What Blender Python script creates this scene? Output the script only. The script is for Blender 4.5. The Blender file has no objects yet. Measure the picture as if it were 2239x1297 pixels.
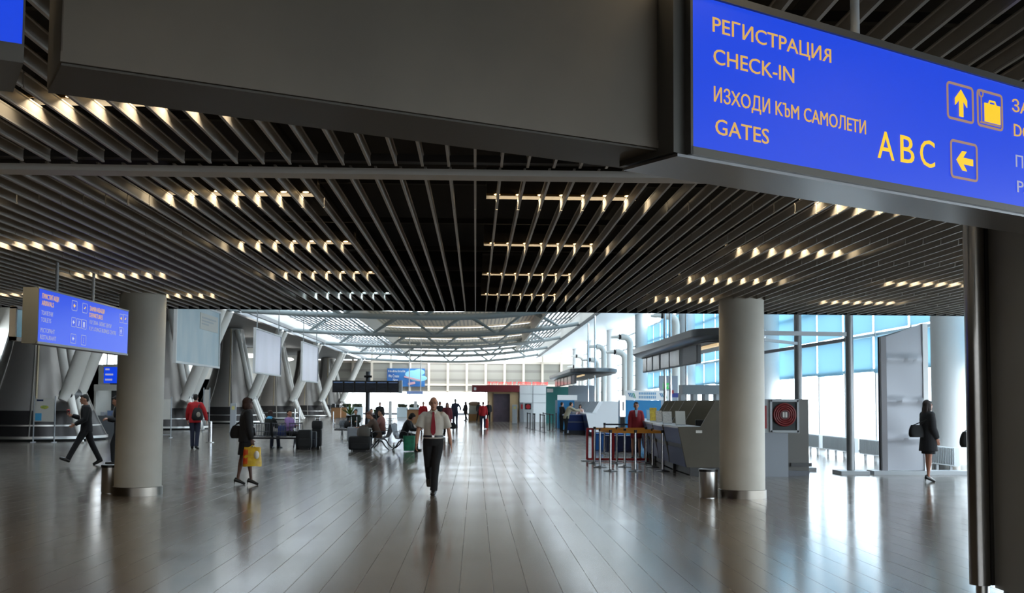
import bpy, bmesh, math, random
from mathutils import Vector, Matrix
random.seed(4)
PI = math.pi
SC = bpy.context.scene
COL = SC.collection

# ------------------------------------------------------------ camera
F_PX, PPX, PPY = 2400.0, 1120.0, 730.0          # focal length and optical centre of the 2239x1297 photo
EYE = Vector((0.0, 0.0, 1.65))
_yc = Vector((1040 - PPX, -(879.5 - PPY), -F_PX)).normalized()
_r = 0.0066
_zc = Vector((math.sin(_r), math.cos(_r), 0.0))
_zc.z = -(_yc.x * _zc.x + _yc.y * _zc.y) / _yc.z
_zc.normalize()
_xc = _yc.cross(_zc)
CAM_ROT = Matrix((_xc, _yc, _zc))                # rows = world axes seen in camera space -> camera-to-world
cam_d = bpy.data.cameras.new('camera')
cam = bpy.data.objects.new('camera', cam_d)
COL.objects.link(cam)
cam.matrix_world = Matrix.Translation(EYE) @ CAM_ROT.to_4x4()
cam_d.sensor_width = 36.0
cam_d.sensor_fit = 'HORIZONTAL'
cam_d.lens = F_PX / 2239 * 36
cam_d.shift_x = -(PPX - 1119.5) / 2239
cam_d.shift_y = (PPY - 648.5) / 2239
cam_d.clip_end = 1000
cam_d.dof.use_dof = True
cam_d.dof.focus_distance = 5.5
cam_d.dof.aperture_fstop = 9.0
SC.camera = cam

def ray(px, py):
    return (CAM_ROT @ Vector((px - PPX, -(py - PPY), -F_PX)))
def at(px, py, Y):
    d = ray(px, py); return EYE + d * (Y / d.y)
def onz(px, py, z):
    d = ray(px, py); return EYE + d * ((z - EYE.z) / d.z)
def fl(px, py):
    return onz(px, py, 0.0)
def xat(px, Y):
    return at(px, 880, Y).x

# ------------------------------------------------------------ sky and exposure
SC.view_settings.view_transform = 'Standard'
SC.view_settings.look = 'None'
SC.view_settings.gamma = 1.0
SC.view_settings.use_curve_mapping = False
SC.view_settings.exposure = 0.0
W = bpy.data.worlds.new('overcast_sky'); SC.world = W
W.use_nodes = True
_b = W.node_tree.nodes['Background']
_b.inputs[0].default_value = (0.86, 0.93, 1.0, 1)
_b.inputs[1].default_value = 8.3
SC.cycles.use_denoising = True
SC.cycles.max_bounces = 7
SC.cycles.diffuse_bounces = 4
SC.cycles.glossy_bounces = 4
SC.cycles.transmission_bounces = 4
SC.cycles.transparent_max_bounces = 12
SC.cycles.caustics_reflective = False
SC.cycles.caustics_refractive = False
SC.cycles.sample_clamp_indirect = 4.0

# ------------------------------------------------------------ materials
def lin(c):
    return tuple(((v / 255) / 12.92 if v / 255 <= 0.04045 else ((v / 255 + 0.055) / 1.055) ** 2.4) for v in c) + (1.0,)
MATS = {}
def mat(name, rgb, rough=0.6, metal=0.0, emit=0.0, spec=0.5, ergb=None, coat=0.0):
    if name in MATS: return MATS[name]
    m = bpy.data.materials.new(name); m.use_nodes = True
    p = m.node_tree.nodes['Principled BSDF']
    p.inputs['Base Color'].default_value = lin(rgb)
    p.inputs['Roughness'].default_value = rough
    p.inputs['Metallic'].default_value = metal
    p.inputs['Specular IOR Level'].default_value = spec
    p.inputs['Coat Weight'].default_value = coat
    if emit:
        p.inputs['Emission Color'].default_value = lin(ergb or rgb)
        p.inputs['Emission Strength'].default_value = emit
    MATS[name] = m
    return m
def noisy(name, rgb, rgb2, scale=3.0, rough=0.6, metal=0.0, stretch=(1, 1, 1), detail=4, bump=0.0, **k):
    m = mat(name, rgb, rough, metal, **k)
    nt = m.node_tree; p = nt.nodes['Principled BSDF']
    if 'noisy' in m: return m
    m['noisy'] = 1
    tc = nt.nodes.new('ShaderNodeTexCoord'); mp = nt.nodes.new('ShaderNodeMapping')
    mp.inputs['Scale'].default_value = stretch
    nz = nt.nodes.new('ShaderNodeTexNoise'); nz.inputs['Scale'].default_value = scale
    nz.inputs['Detail'].default_value = detail
    mx = nt.nodes.new('ShaderNodeMix'); mx.data_type = 'RGBA'
    mx.inputs['A'].default_value = lin(rgb); mx.inputs['B'].default_value = lin(rgb2)
    rp = nt.nodes.new('ShaderNodeMapRange'); rp.inputs[1].default_value = 0.35; rp.inputs[2].default_value = 0.65
    L = nt.links.new
    L(tc.outputs['Object'], mp.inputs[0]); L(mp.outputs[0], nz.inputs['Vector'])
    L(nz.outputs[0], rp.inputs[0]); L(rp.outputs[0], mx.inputs['Factor'])
    L(mx.outputs['Result'], p.inputs['Base Color'])
    if bump:
        b = nt.nodes.new('ShaderNodeBump'); b.inputs['Strength'].default_value = bump
        L(nz.outputs[0], b.inputs['Height']); L(b.outputs[0], p.inputs['Normal'])
    return m
def glass(name, rgb, alpha=0.15, rough=0.03):
    """thin pane: clear except for its tint and reflection"""
    if name in MATS: return MATS[name]
    m = bpy.data.materials.new(name); m.use_nodes = True
    nt = m.node_tree; nt.nodes.clear()
    o = nt.nodes.new('ShaderNodeOutputMaterial'); t = nt.nodes.new('ShaderNodeBsdfTransparent')
    g = nt.nodes.new('ShaderNodeBsdfGlossy'); mx = nt.nodes.new('ShaderNodeMixShader')
    t.inputs[0].default_value = lin(rgb); g.inputs['Roughness'].default_value = rough
    mx.inputs[0].default_value = alpha
    nt.links.new(t.outputs[0], mx.inputs[1]); nt.links.new(g.outputs[0], mx.inputs[2]); nt.links.new(mx.outputs[0], o.inputs[0])
    MATS[name] = m; return m
def cloth_through(name, rgb, share=0.6):
    """thin sheet that lets part of the light through"""
    if name in MATS: return MATS[name]
    m = bpy.data.materials.new(name); m.use_nodes = True
    nt = m.node_tree; nt.nodes.clear()
    o = nt.nodes.new('ShaderNodeOutputMaterial'); t = nt.nodes.new('ShaderNodeBsdfTranslucent')
    g = nt.nodes.new('ShaderNodeBsdfDiffuse'); mx = nt.nodes.new('ShaderNodeMixShader')
    t.inputs[0].default_value = lin(rgb); g.inputs[0].default_value = lin(rgb); mx.inputs[0].default_value = share
    nt.links.new(g.outputs[0], mx.inputs[1]); nt.links.new(t.outputs[0], mx.inputs[2]); nt.links.new(mx.outputs[0], o.inputs[0])
    MATS[name] = m; return m

M_STEEL = mat('brushed_steel', (190, 188, 184), 0.28, 1.0)
M_CHROME = mat('chrome', (225, 225, 228), 0.16, 1.0)
M_DKSTEEL = mat('dark_steel', (70, 72, 76), 0.4, 0.8)
M_BLACK = mat('matt_black', (12, 12, 13), 0.8)
M_BLKPL = mat('black_plastic', (18, 18, 20), 0.4)
M_WHITE = mat('white_paint', (225, 226, 226), 0.5)
M_OFFW = mat('off_white', (205, 203, 196), 0.6)
M_GREY = mat('grey_paint', (120, 124, 130), 0.5)
M_LGREY = mat('light_grey_paint', (165, 170, 174), 0.45)
M_TUBE = mat('white_tube_paint', (236, 234, 228), 0.45)
M_TRUSS = mat('truss_paint', (150, 160, 162), 0.5)
M_MULL = mat('cream_mullion', (235, 222, 205), 0.6)
M_RED = mat('red_paint', (150, 22, 30), 0.45)
M_BLUE = mat('navy_panel', (36, 52, 92), 0.25, coat=0.3)
M_BLUE2 = mat('booth_blue', (44, 128, 176), 0.5)
M_SIGNBLUE = mat('sign_blue', (2, 6, 30), 0.35, emit=1.0, ergb=(16, 66, 222))
M_SIGNYEL = mat('sign_yellow', (40, 30, 5), 0.4, emit=1.0, ergb=(250, 205, 20))
M_SIGNORG = mat('sign_letter_amber', (40, 30, 5), 0.4, emit=0.85, ergb=(232, 182, 88))
M_SIGNLIL = mat('sign_letter_pale', (30, 30, 40), 0.4, emit=0.75, ergb=(176, 180, 220))

# ------------------------------------------------------------ mesh builder
class MB:
    def __init__(s): s.v = []; s.f = []
    def add(s, vs, fs):
        n = len(s.v); s.v += [Vector(v) for v in vs]; s.f += [tuple(i + n for i in f) for f in fs]; return s
    def box(s, x0, x1, y0, y1, z0, z1):
        return s.add([(x0, y0, z0), (x1, y0, z0), (x1, y1, z0), (x0, y1, z0), (x0, y0, z1), (x1, y0, z1), (x1, y1, z1), (x0, y1, z1)],
                     [(0, 3, 2, 1), (4, 5, 6, 7), (0, 1, 5, 4), (1, 2, 6, 5), (2, 3, 7, 6), (3, 0, 4, 7)])
    def bar(s, a, b, w, h, up=(0, 0, 1)):
        a = Vector(a); b = Vector(b); d = (b - a).normalized(); u = Vector(up)
        if abs(d.dot(u)) > 0.98: u = Vector((0, 1, 0))
        x = d.cross(u).normalized(); y = x.cross(d)
        c = [(-w / 2, -h / 2), (w / 2, -h / 2), (w / 2, h / 2), (-w / 2, h / 2)]
        return s.add([p + x * i + y * j for p in (a, b) for i, j in c],
                     [(3, 2, 1, 0), (4, 5, 6, 7), (0, 1, 5, 4), (1, 2, 6, 5), (2, 3, 7, 6), (3, 0, 4, 7)])
    def loop_tube(s, pts, radii, n=12, flat=None):
        """tube through pts with its ends closed; radii per point (r or (rx, ry))"""
        pts = [Vector(p) for p in pts]; vs = []; fs = []
        ref = None
        for i, p in enumerate(pts):
            d = (pts[min(i + 1, len(pts) - 1)] - pts[max(i - 1, 0)])
            d.normalize()
            if ref is None:
                ref = Vector((1, 0, 0)) if abs(d.x) < 0.8 else Vector((0, 1, 0))
            x = (ref - d * ref.dot(d)).normalized(); ref = x; y = d.cross(x)
            r = radii[i] if isinstance(radii, (list, tuple)) else radii
            rx, ry = r if isinstance(r, (list, tuple)) else (r, r)
            for k in range(n):
                a = 2 * PI * k / n
                vs.append(p + x * math.cos(a) * rx + y * math.sin(a) * ry)
        m = len(pts)
        for i in range(m - 1):
            for k in range(n):
                fs.append((i * n + k, i * n + (k + 1) % n, (i + 1) * n + (k + 1) % n, (i + 1) * n + k))
        fs.append(tuple(range(n - 1, -1, -1))); fs.append(tuple((m - 1) * n + k for k in range(n)))
        return s.add(vs, fs)
    def cyl(s, a, b, r, r2=None, n=16):
        return s.loop_tube([a, b], [r, r if r2 is None else r2], n)
    def lathe(s, prof, c=(0, 0, 0), n=24, cap=True):
        c = Vector(c); vs = []; fs = []
        for r, z in prof:
            for k in range(n):
                a = 2 * PI * k / n; vs.append(c + Vector((r * math.cos(a), r * math.sin(a), z)))
        for i in range(len(prof) - 1):
            for k in range(n):
                fs.append((i * n + k, i * n + (k + 1) % n, (i + 1) * n + (k + 1) % n, (i + 1) * n + k))
        if cap:
            fs.append(tuple(range(n - 1, -1, -1))); fs.append(tuple((len(prof) - 1) * n + k for k in range(n)))
        return s.add(vs, fs)
    def ell(s, c, rx, ry, rz, n=14, m=9, R=None):
        c = Vector(c); vs = []; fs = []
        for i in range(1, m):
            t = PI * i / m
            for k in range(n):
                a = 2 * PI * k / n
                v = Vector((rx * math.sin(t) * math.cos(a), ry * math.sin(t) * math.sin(a), rz * math.cos(t)))
                vs.append(c + (R @ v if R else v))
        top = len(vs); v = Vector((0, 0, rz)); vs.append(c + (R @ v if R else v)); vs.append(c - (R @ v if R else v))
        for i in range(m - 2):
            for k in range(n):
                fs.append((i * n + k, (i + 1) * n + k, (i + 1) * n + (k + 1) % n, i * n + (k + 1) % n))
        for k in range(n):
            fs.append((top, k, (k + 1) % n)); fs.append((top + 1, (m - 2) * n + (k + 1) % n, (m - 2) * n + k))
        return s.add(vs, fs)
    def prism(s, poly, axis, a, b):
        """polygon given in the two other axes (in order), extruded along axis from a to b"""
        def P(u, w, t):
            return {'x': (t, u, w), 'y': (u, t, w), 'z': (u, w, t)}[axis]
        n = len(poly)
        vs = [P(u, w, a) for u, w in poly] + [P(u, w, b) for u, w in poly]
        fs = [tuple(range(n)), tuple(range(2 * n - 1, n - 1, -1))] + [(i, i + n, (i + 1) % n + n, (i + 1) % n) for i in range(n)]
        return s.add(vs, fs)
    def rings(s, loops):
        n = len(loops[0]); vs = [p for l in loops for p in l]; fs = []
        for i in range(len(loops) - 1):
            for k in range(n):
                fs.append((i * n + k, i * n + (k + 1) % n, (i + 1) * n + (k + 1) % n, (i + 1) * n + k))
        fs.append(tuple(range(n - 1, -1, -1))); fs.append(tuple((len(loops) - 1) * n + k for k in range(n)))
        return s.add(vs, fs)
    def mesh(s, name):
        me = bpy.data.meshes.new(name); me.from_pydata([tuple(v) for v in s.v], [], s.f)
        bm = bmesh.new(); bm.from_mesh(me); bmesh.ops.recalc_face_normals(bm, faces=bm.faces); bm.to_mesh(me); bm.free()
        return me
    def build(s, name, m, parent=None, world=False, smooth=False, bevel=0.0):
        if world and parent is not None:
            inv = Matrix.Rotation(-parent.rotation_euler.z, 3, 'Z')
            s.v = [inv @ (v - parent.location) for v in s.v]
        me = s.mesh(name); me.materials.append(m)
        if smooth:
            for p in me.polygons: p.use_smooth = True
            try: me.set_sharp_from_angle(angle=math.radians(40))
            except Exception: pass
        o = bpy.data.objects.new(name, me); COL.objects.link(o); o.parent = parent
        if bevel:
            b = o.modifiers.new('edge', 'BEVEL'); b.width = bevel; b.segments = 2; b.limit_method = 'ANGLE'
        return o
def thing(name, label, cat, loc=(0, 0, 0), rotz=0.0, group=None):
    o = bpy.data.objects.new(name, None); COL.objects.link(o)
    o.location = loc; o.rotation_euler = (0, 0, rotz); o.empty_display_size = 0.2
    o['label'] = label; o['category'] = cat
    if group: o['group'] = group
    return o
def tag(o, label, cat, group=None, kind=None):
    o['label'] = label; o['category'] = cat
    if group: o['group'] = group
    if kind: o['kind'] = kind
    return o
def struct(o):
    o['kind'] = 'structure'; return o
def dup(root, loc=None, rotz=None, label=None, group=None):
    r = root.copy(); COL.objects.link(r)
    if loc is not None: r.location = loc
    if rotz is not None: r.rotation_euler = (0, 0, rotz)
    if label: r['label'] = label
    if group: r['group'] = group
    for ch in list(root.children):
        c = ch.copy(); COL.objects.link(c); c.parent = r
        for g in list(ch.children):
            d = g.copy(); COL.objects.link(d); d.parent = c
    return r
_GL = {}
def _raw(body):
    cu = bpy.data.curves.new('glyph', 'FONT'); cu.body = body; cu.size = 1.0; cu.resolution_u = 3
    t = bpy.data.objects.new('glyph', cu); COL.objects.link(t)
    me = bpy.data.meshes.new_from_object(t.evaluated_get(bpy.context.evaluated_depsgraph_get()))
    vs = [(v.co.x, v.co.y) for v in me.vertices]; fs = [tuple(p.vertices) for p in me.polygons]
    bpy.data.objects.remove(t); bpy.data.curves.remove(cu); bpy.data.meshes.remove(me)
    return vs, fs
def glyph(ch):
    """outline faces and advance of one letter; a few Cyrillic letters are made from their Latin twins"""
    if ch in _GL: return _GL[ch]
    if ch == ' ': _GL[ch] = ([], [], .3); return _GL[ch]
    src = {'Р': 'P', 'Я': 'R', 'Ъ': 'b', 'Ь': 'b', 'А': 'A', 'Е': 'E', 'К': 'K', 'С': 'C', 'Т': 'T', 'О': 'O', 'Н': 'H', 'М': 'M', 'Х': 'X'}.get(ch, ch)
    vs, fs = _raw(src)
    adv = max(x for x, y in _raw(src + 'H')[0]) - max(x for x, y in _raw('H')[0])
    if ch == 'Я': vs = [(adv - x, y) for x, y in vs]; fs = [f[::-1] for f in fs]
    if ch in 'ЪЬ':
        top = max(y for x, y in vs); cap = max(y for x, y in glyph('H')[0]); vs = [(x, y * cap / top) for x, y in vs]
        if ch == 'Ъ':
            x0 = min(x for x, y in vs); n = len(vs); vs = [(x + .12, y) for x, y in vs]
            vs += [(x0 - .06, cap - .09), (x0 + .14, cap - .09), (x0 + .14, cap), (x0 - .06, cap)]; fs = fs + [(n, n + 1, n + 2, n + 3)]; adv += .12
    _GL[ch] = (vs, fs, adv); return _GL[ch]
def text_mesh(name, body, m, parent, origin, xdir, zdir, width, height, depth=0.004):
    """lettering fitted to width x height, lying on the plane through origin"""
    V, Fc, x = [], [], 0.0
    for ch in body:
        vs, fs, adv = glyph(ch); n = len(V); V += [(a + x, b_) for a, b_ in vs]; Fc += [tuple(i + n for i in f) for f in fs]; x += adv
    x0 = min(a for a, b_ in V); x1 = max(a for a, b_ in V); cap = max(b_ for a, b_ in glyph('H')[0])
    sx = width / (x1 - x0); sy = height / cap
    X = Vector(xdir); Z = Vector(zdir); N = X.cross(Z); o = Vector(origin)
    me = bpy.data.meshes.new(name); me.from_pydata([tuple(o + X * ((a - x0) * sx) + Z * (b_ * sy) + N * depth) for a, b_ in V], [], Fc)
    bm = bmesh.new(); bm.from_mesh(me)
    r = bmesh.ops.extrude_face_region(bm, geom=list(bm.faces))
    for v in r['geom']:
        if isinstance(v, bmesh.types.BMVert): v.co -= N * (depth * 1.2)
    bmesh.ops.recalc_face_normals(bm, faces=bm.faces)
    bm.to_mesh(me); bm.free(); me.materials.append(m)
    ob = bpy.data.objects.new(name, me); COL.objects.link(ob); ob.parent = parent
    return ob

# ============================================================ setting
CEIL = 3.49          # underside of the slatted ceiling
YC = 22.2            # where the low ceiling ends
YE = 140.0           # far end wall
BAYS = [28.1, 45.8, 63.5, 81.2, 98.9, 116.6, 134.3]

def floor_material():
    m = bpy.data.materials.new('polished_floor_tiles'); m.use_nodes = True
    nt = m.node_tree; p = nt.nodes['Principled BSDF']; L = nt.links.new
    g = nt.nodes.new('ShaderNodeNewGeometry'); sp = nt.nodes.new('ShaderNodeSeparateXYZ'); L(g.outputs['Position'], sp.inputs[0])
    def M(op, a, b=None):
        n = nt.nodes.new('ShaderNodeMath'); n.operation = op
        for i, x in enumerate((a, b)):
            if x is None: continue
            if isinstance(x, (int, float)): n.inputs[i].default_value = x
            else: L(x, n.inputs[i])
        return n.outputs[0]
    def line(c, pitch, off, w):
        t = M('FRACT', M('DIVIDE', M('ADD', c, off), pitch))
        return M('LESS_THAN', M('ABSOLUTE', M('SUBTRACT', t, 0.5)), w / pitch / 2)
    lx = line(sp.outputs[0], 0.3013, 0.15 + 0.13, 0.008)
    ly = line(sp.outputs[1], 0.602, 0.1, 0.003)
    ej = M('LESS_THAN', M('ABSOLUTE', M('SUBTRACT', M('FRACT', M('DIVIDE', M('ADD', sp.outputs[1], 100.0 - 21.55 + 4.5), 9.0)), 0.5)), 0.05 / 9)
    # tile to tile tone
    tx = M('FLOOR', M('DIVIDE', M('ADD', sp.outputs[0], 0.13), 0.3013)); ty = M('FLOOR', M('DIVIDE', M('ADD', sp.outputs[1], 0.4), 0.602))
    cb = nt.nodes.new('ShaderNodeCombineXYZ'); L(tx, cb.inputs[0]); L(ty, cb.inputs[1])
    wn = nt.nodes.new('ShaderNodeTexWhiteNoise'); L(cb.outputs[0], wn.inputs['Vector'])
    nz = nt.nodes.new('ShaderNodeTexNoise'); nz.inputs['Scale'].default_value = 0.7; L(g.outputs['Position'], nz.inputs['Vector'])
    mx = nt.nodes.new('ShaderNodeMix'); mx.data_type = 'RGBA'
    mx.inputs['A'].default_value = lin((106, 99, 91)); mx.inputs['B'].default_value = lin((113, 106, 98)); L(wn.outputs['Value'], mx.inputs['Factor'])
    m2 = nt.nodes.new('ShaderNodeMix'); m2.data_type = 'RGBA'; L(mx.outputs['Result'], m2.inputs['A']); m2.inputs['B'].default_value = lin((40, 36, 33))
    L(M('MINIMUM', M('ADD', M('MULTIPLY', lx, 0.75), M('ADD', M('MULTIPLY', ly, 0.12), M('MULTIPLY', ej, 0.5))), 1.0), m2.inputs['Factor'])
    L(m2.outputs['Result'], p.inputs['Base Color'])
    L(M('MULTIPLY', 0.68, M('SUBTRACT', 1.0, M('MINIMUM', M('ADD', M('MULTIPLY', lx, 0.72), M('MULTIPLY', ly, 0.12)), 1.0))), p.inputs['Specular IOR Level'])
    L(M('ADD', M('ADD', 0.10, M('MULTIPLY', lx, 0.12)), M('MULTIPLY', nz.outputs[0], 0.12)), p.inputs['Roughness'])
    bm_ = nt.nodes.new('ShaderNodeBump'); bm_.inputs['Strength'].default_value = 0.25; bm_.inputs['Distance'].default_value = 0.002
    L(M('SUBTRACT', 1.0, lx), bm_.inputs['Height']); L(bm_.outputs[0], p.inputs['Normal'])
    return m
struct(MB().box(-26, 13.2, -14, YE + 0.2, -0.3, 0.0).build('floor', floor_material()))
M_OUT = mat('pale_paving', (190, 190, 188), 0.9)
g_ = MB().box(13.2, 220, -60, 320, -0.35, -0.1).build('ground_outside', M_OUT); struct(g_)
g_ = MB().box(-60, 13.2, YE + 0.2, 320, -0.35, -0.1).build('ground_beyond', M_OUT); struct(g_)

# slatted ceiling: every slat runs along the hall
M_SLAT = mat('slat_metal', (180, 176, 170), 0.45, 0.1)
sl = MB()
for k in range(-66, 60):
    x = -0.02 + 0.206 * k
    for (a, b) in ((-8.0, 8.52), (8.98, YC)):
        js = [a] + [j for j in [10.4 + 1.96 * q for q in range(-10, 7)] if a + 0.2 < j < b - 0.2] + [b]
        for i in range(len(js) - 1):
            y0, y1 = js[i] + (0.012 if i else 0), js[i + 1] - (0.012 if i < len(js) - 2 else 0)
            sl.prism([(x - 0.010, CEIL), (x + 0.010, CEIL), (x + 0.010, CEIL + 0.012), (x + 0.005, CEIL + 0.018), (x + 0.005, CEIL + 0.085),
                      (x + 0.010, CEIL + 0.092), (x + 0.010, CEIL + 0.1), (x - 0.010, CEIL + 0.1), (x - 0.010, CEIL + 0.092),
                      (x - 0.005, CEIL + 0.085), (x - 0.005, CEIL + 0.018), (x - 0.010, CEIL + 0.012)], 'y', y0, y1)
struct(sl.build('ceiling', M_SLAT))
M_VOID = mat('black_void', (6, 6, 7), 0.9)
v = MB(); v.box(-14.5, 12.9, -8.2, YC + 0.12, 4.7, 4.9)
v.box(-14.5, 12.9, YC + 0.02, YC + 0.12, CEIL, 4.7).box(-14.5, 12.9, -8.2, -8.1, CEIL, 4.7)
v.box(-14.5, -14.4, -8.2, YC + 0.1, CEIL, 4.7).box(12.8, 12.9, -8.2, YC + 0.1, CEIL, 4.7)
struct(v.build('ceiling_void', M_VOID))
h = MB()
for q in range(-2, 10):                      # carriers above the slats
    h.box(-14.4, 12.8, 1.2 + 2.35 * q, 1.26 + 2.35 * q, CEIL + 0.28, CEIL + 0.34)
for xx in (-9.2, -2.1, 1.9, 8.3):
    h.cyl((xx, -8, 4.3), (xx, YC, 4.3), 0.16, n=10)
struct(h.build('ceiling_carriers', mat('void_steel', (30, 29, 28), 0.8)))
struct(MB().box(-14.4, 12.8, 8.74, 8.95, CEIL - 0.02, CEIL + 0.03).build('trim_1', mat('edge_strip', (205, 203, 200), 0.5, 0.0)))
struct(MB().box(-14.4, 12.8, 8.62, 8.72, CEIL + 0.06, CEIL + 0.12).build('trim_2', mat('edge_strip_dark', (60, 60, 62), 0.5, 0.3)))

# ---- hall beyond: roof, trusses, soffit
XL, XR = -13.6, 7.7
def zb(x):           # bottom chord, sagging towards the middle
    if x < -3: t = (x + 3) / (XL + 3); return 6.55 + 0.30 * t * t
    t = (x + 3) / (XR + 3); return 6.55 + 1.0 * t * t
def zr(x): return zb(x) + 1.75
M_ROOF = cloth_through('roof_membrane', (196, 190, 178), 0.28)
def ribbed(name, rgb, rgb2, axis, pitch, duty=0.5, rough=0.6, metal=0.0):
    m = mat(name, rgb, rough, metal); nt = m.node_tree; p = nt.nodes['Principled BSDF']; L = nt.links.new
    g = nt.nodes.new('ShaderNodeNewGeometry'); sp = nt.nodes.new('ShaderNodeSeparateXYZ'); L(g.outputs['Position'], sp.inputs[0])
    a = nt.nodes.new('ShaderNodeMath'); a.operation = 'DIVIDE'; L(sp.outputs['XYZ'.index(axis)], a.inputs[0]); a.inputs[1].default_value = pitch
    f = nt.nodes.new('ShaderNodeMath'); f.operation = 'FRACT'; L(a.outputs[0], f.inputs[0])
    c = nt.nodes.new('ShaderNodeMath'); c.operation = 'GREATER_THAN'; L(f.outputs[0], c.inputs[0]); c.inputs[1].default_value = duty
    mx = nt.nodes.new('ShaderNodeMix'); mx.data_type = 'RGBA'; mx.inputs['A'].default_value = lin(rgb); mx.inputs['B'].default_value = lin(rgb2)
    L(c.outputs[0], mx.inputs['Factor']); L(mx.outputs['Result'], p.inputs['Base Color'])
    return m
rf = MB()
xs = [-8.2 + i * (13.1 / 16) for i in range(17)]
for j in range(7):                            # deck between skylight strips
    y0 = YC + 0.2 + j * 17.7 - 12; y1 = y0 + 15.2
    y0 = max(y0, YC + 0.2); y1 = min(y1, YE)
    if y1 <= y0: continue
    for i in range(16):
        a, b = xs[i], xs[i + 1]
        rf.add([(a, y0, zr(a)), (b, y0, zr(b)), (b, y1, zr(b)), (a, y1, zr(a))], [(0, 1, 2, 3)])
rf_o = rf.build('ceiling_deck', ribbed('ribbed_deck', (244, 234, 214), (196, 190, 176), 'X', 0.33, 0.62))
struct(rf_o)
sk = MB()
for j in range(8):
    y0 = YC + 0.2 + j * 17.7 - 12 + 15.2; y1 = y0 + 2.5
    if y0 < YC: continue
    y1 = min(y1, YE)
    if y1 <= y0: continue
    for i in range(16):
        a, b = xs[i], xs[i + 1]
        sk.add([(a, y0, zr(a) + .02), (b, y0, zr(b) + .02), (b, y1, zr(b) + .02), (a, y1, zr(a) + .02)], [(0, 1, 2, 3)])
if sk.f: struct(sk.build('window_skylight', cloth_through('skylight_sheet', (118, 106, 88), 0.3)))
# louvres with glass above on both sides of the deck
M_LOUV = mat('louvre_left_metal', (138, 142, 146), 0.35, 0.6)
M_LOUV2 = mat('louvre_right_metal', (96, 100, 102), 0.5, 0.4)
ll = MB(); lr = MB()
x = XL + 0.15
while x < -8.2:
    ll.box(x, x + .2, YC + .3, YE, zb(x) + .86, zb(x) + .89)
    x += 0.36
x = 4.95
while x < XR:
    lr.box(x, x + 0.17, YC + .3, YE, zb(x) + 0.85, zb(x) + .9); x += 0.36
for i in range(13):
    y = YC + 5 + i * 8.85
    lr.bar((4.9, y, zb(4.9) + 1.05), (XR, y, zb(XR) + 1.05), 0.35, 0.1); ll.bar((XL, y, zb(XL) + 1.0), (-8.2, y, zb(-8.2) + 1.05), 0.18, 0.1)
struct(MB().box(-8.25, -8.15, YC + .3, YE, zb(-8.2) + .75, zb(-8.2) + 2.2).box(4.85, 4.95, YC + .3, YE, zb(4.9) + .75, zb(4.9) + 1.95).build('wall_upper_middle', M_OFFW))
for i in range(40):
    y = YC + 1.5 + i * 2.95
    ll.bar((XL, y, zb(XL) + .84), (-8.2, y, zb(-8.2) + .84), .12, .04)
struct(ll.build('ceiling_louvres_left', M_LOUV)); struct(lr.build('ceiling_louvres_right', M_LOUV2))
M_GL = glass('clear_pane', (238, 245, 248), 0.06)
gl = MB()
gl.add([(XL - .4, YC + .2, 8.75), (-8.2, YC + .2, 8.75), (-8.2, YE, 8.75), (XL - .4, YE, 8.75)], [(0, 1, 2, 3)])
gl.add([(4.9, YC + .2, 9.45), (XR + .1, YC + .2, 9.45), (XR + .1, YE, 9.45), (4.9, YE, 9.45)], [(0, 1, 2, 3)])
struct(gl.build('window_roof_glazing', M_GL))
struct(MB().box(XL - .4, -8.2, YC + .12, YC + .3, 4.7, 8.8).box(-8.2, 13, YC + .12, YC + .3, 4.7, 9.6).build('wall_upper_front', M_OFFW))
struct(MB().box(XL - .45, XL - .25, YC + .3, YE, 7.2, 8.8).build('wall_upper_left', M_OFFW))
struct(MB().box(XR, XR + 0.16, YC + .3, YE, zb(XR) - 0.18, 9.5).build('wall_upper_right', M_OFFW))
M_DARKEDGE = mat('eave_edge', (50, 52, 54), 0.5)
struct(MB().box(XR - 0.1, XR + 0.06, YC + .3, YE, zb(XR) - 0.3, zb(XR) - 0.12).build('trim_3', M_DARKEDGE))
struct(MB().box(XL - 0.2, XL + 0.05, YC + .3, YE, zb(XL) - 0.25, zb(XL) - 0.05).build('trim_4', M_CHROME))
sf = MB()
sf.prism([(XR + .05, 7.35), (12.9, 8.45), (12.9, 8.6), (XR + .05, 7.5)], 'y', YC + .3, YE)
struct(sf.build('ceiling_soffit', mat('soffit_panel', (206, 214, 218), 0.35)))
struct(MB().box(-24.3, XL - .2, -14, YE, 6.95, 7.2).build('ceiling_side', mat('side_soffit', (150, 150, 150), 0.6)))
# low ceiling slab left and behind, closing the concourse
struct(MB().box(-24.3, -14.4, -14, YC + .1, 3.5, 3.7).build('ceiling_side_low', mat('side_low', (90, 88, 84), 0.6)))

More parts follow.
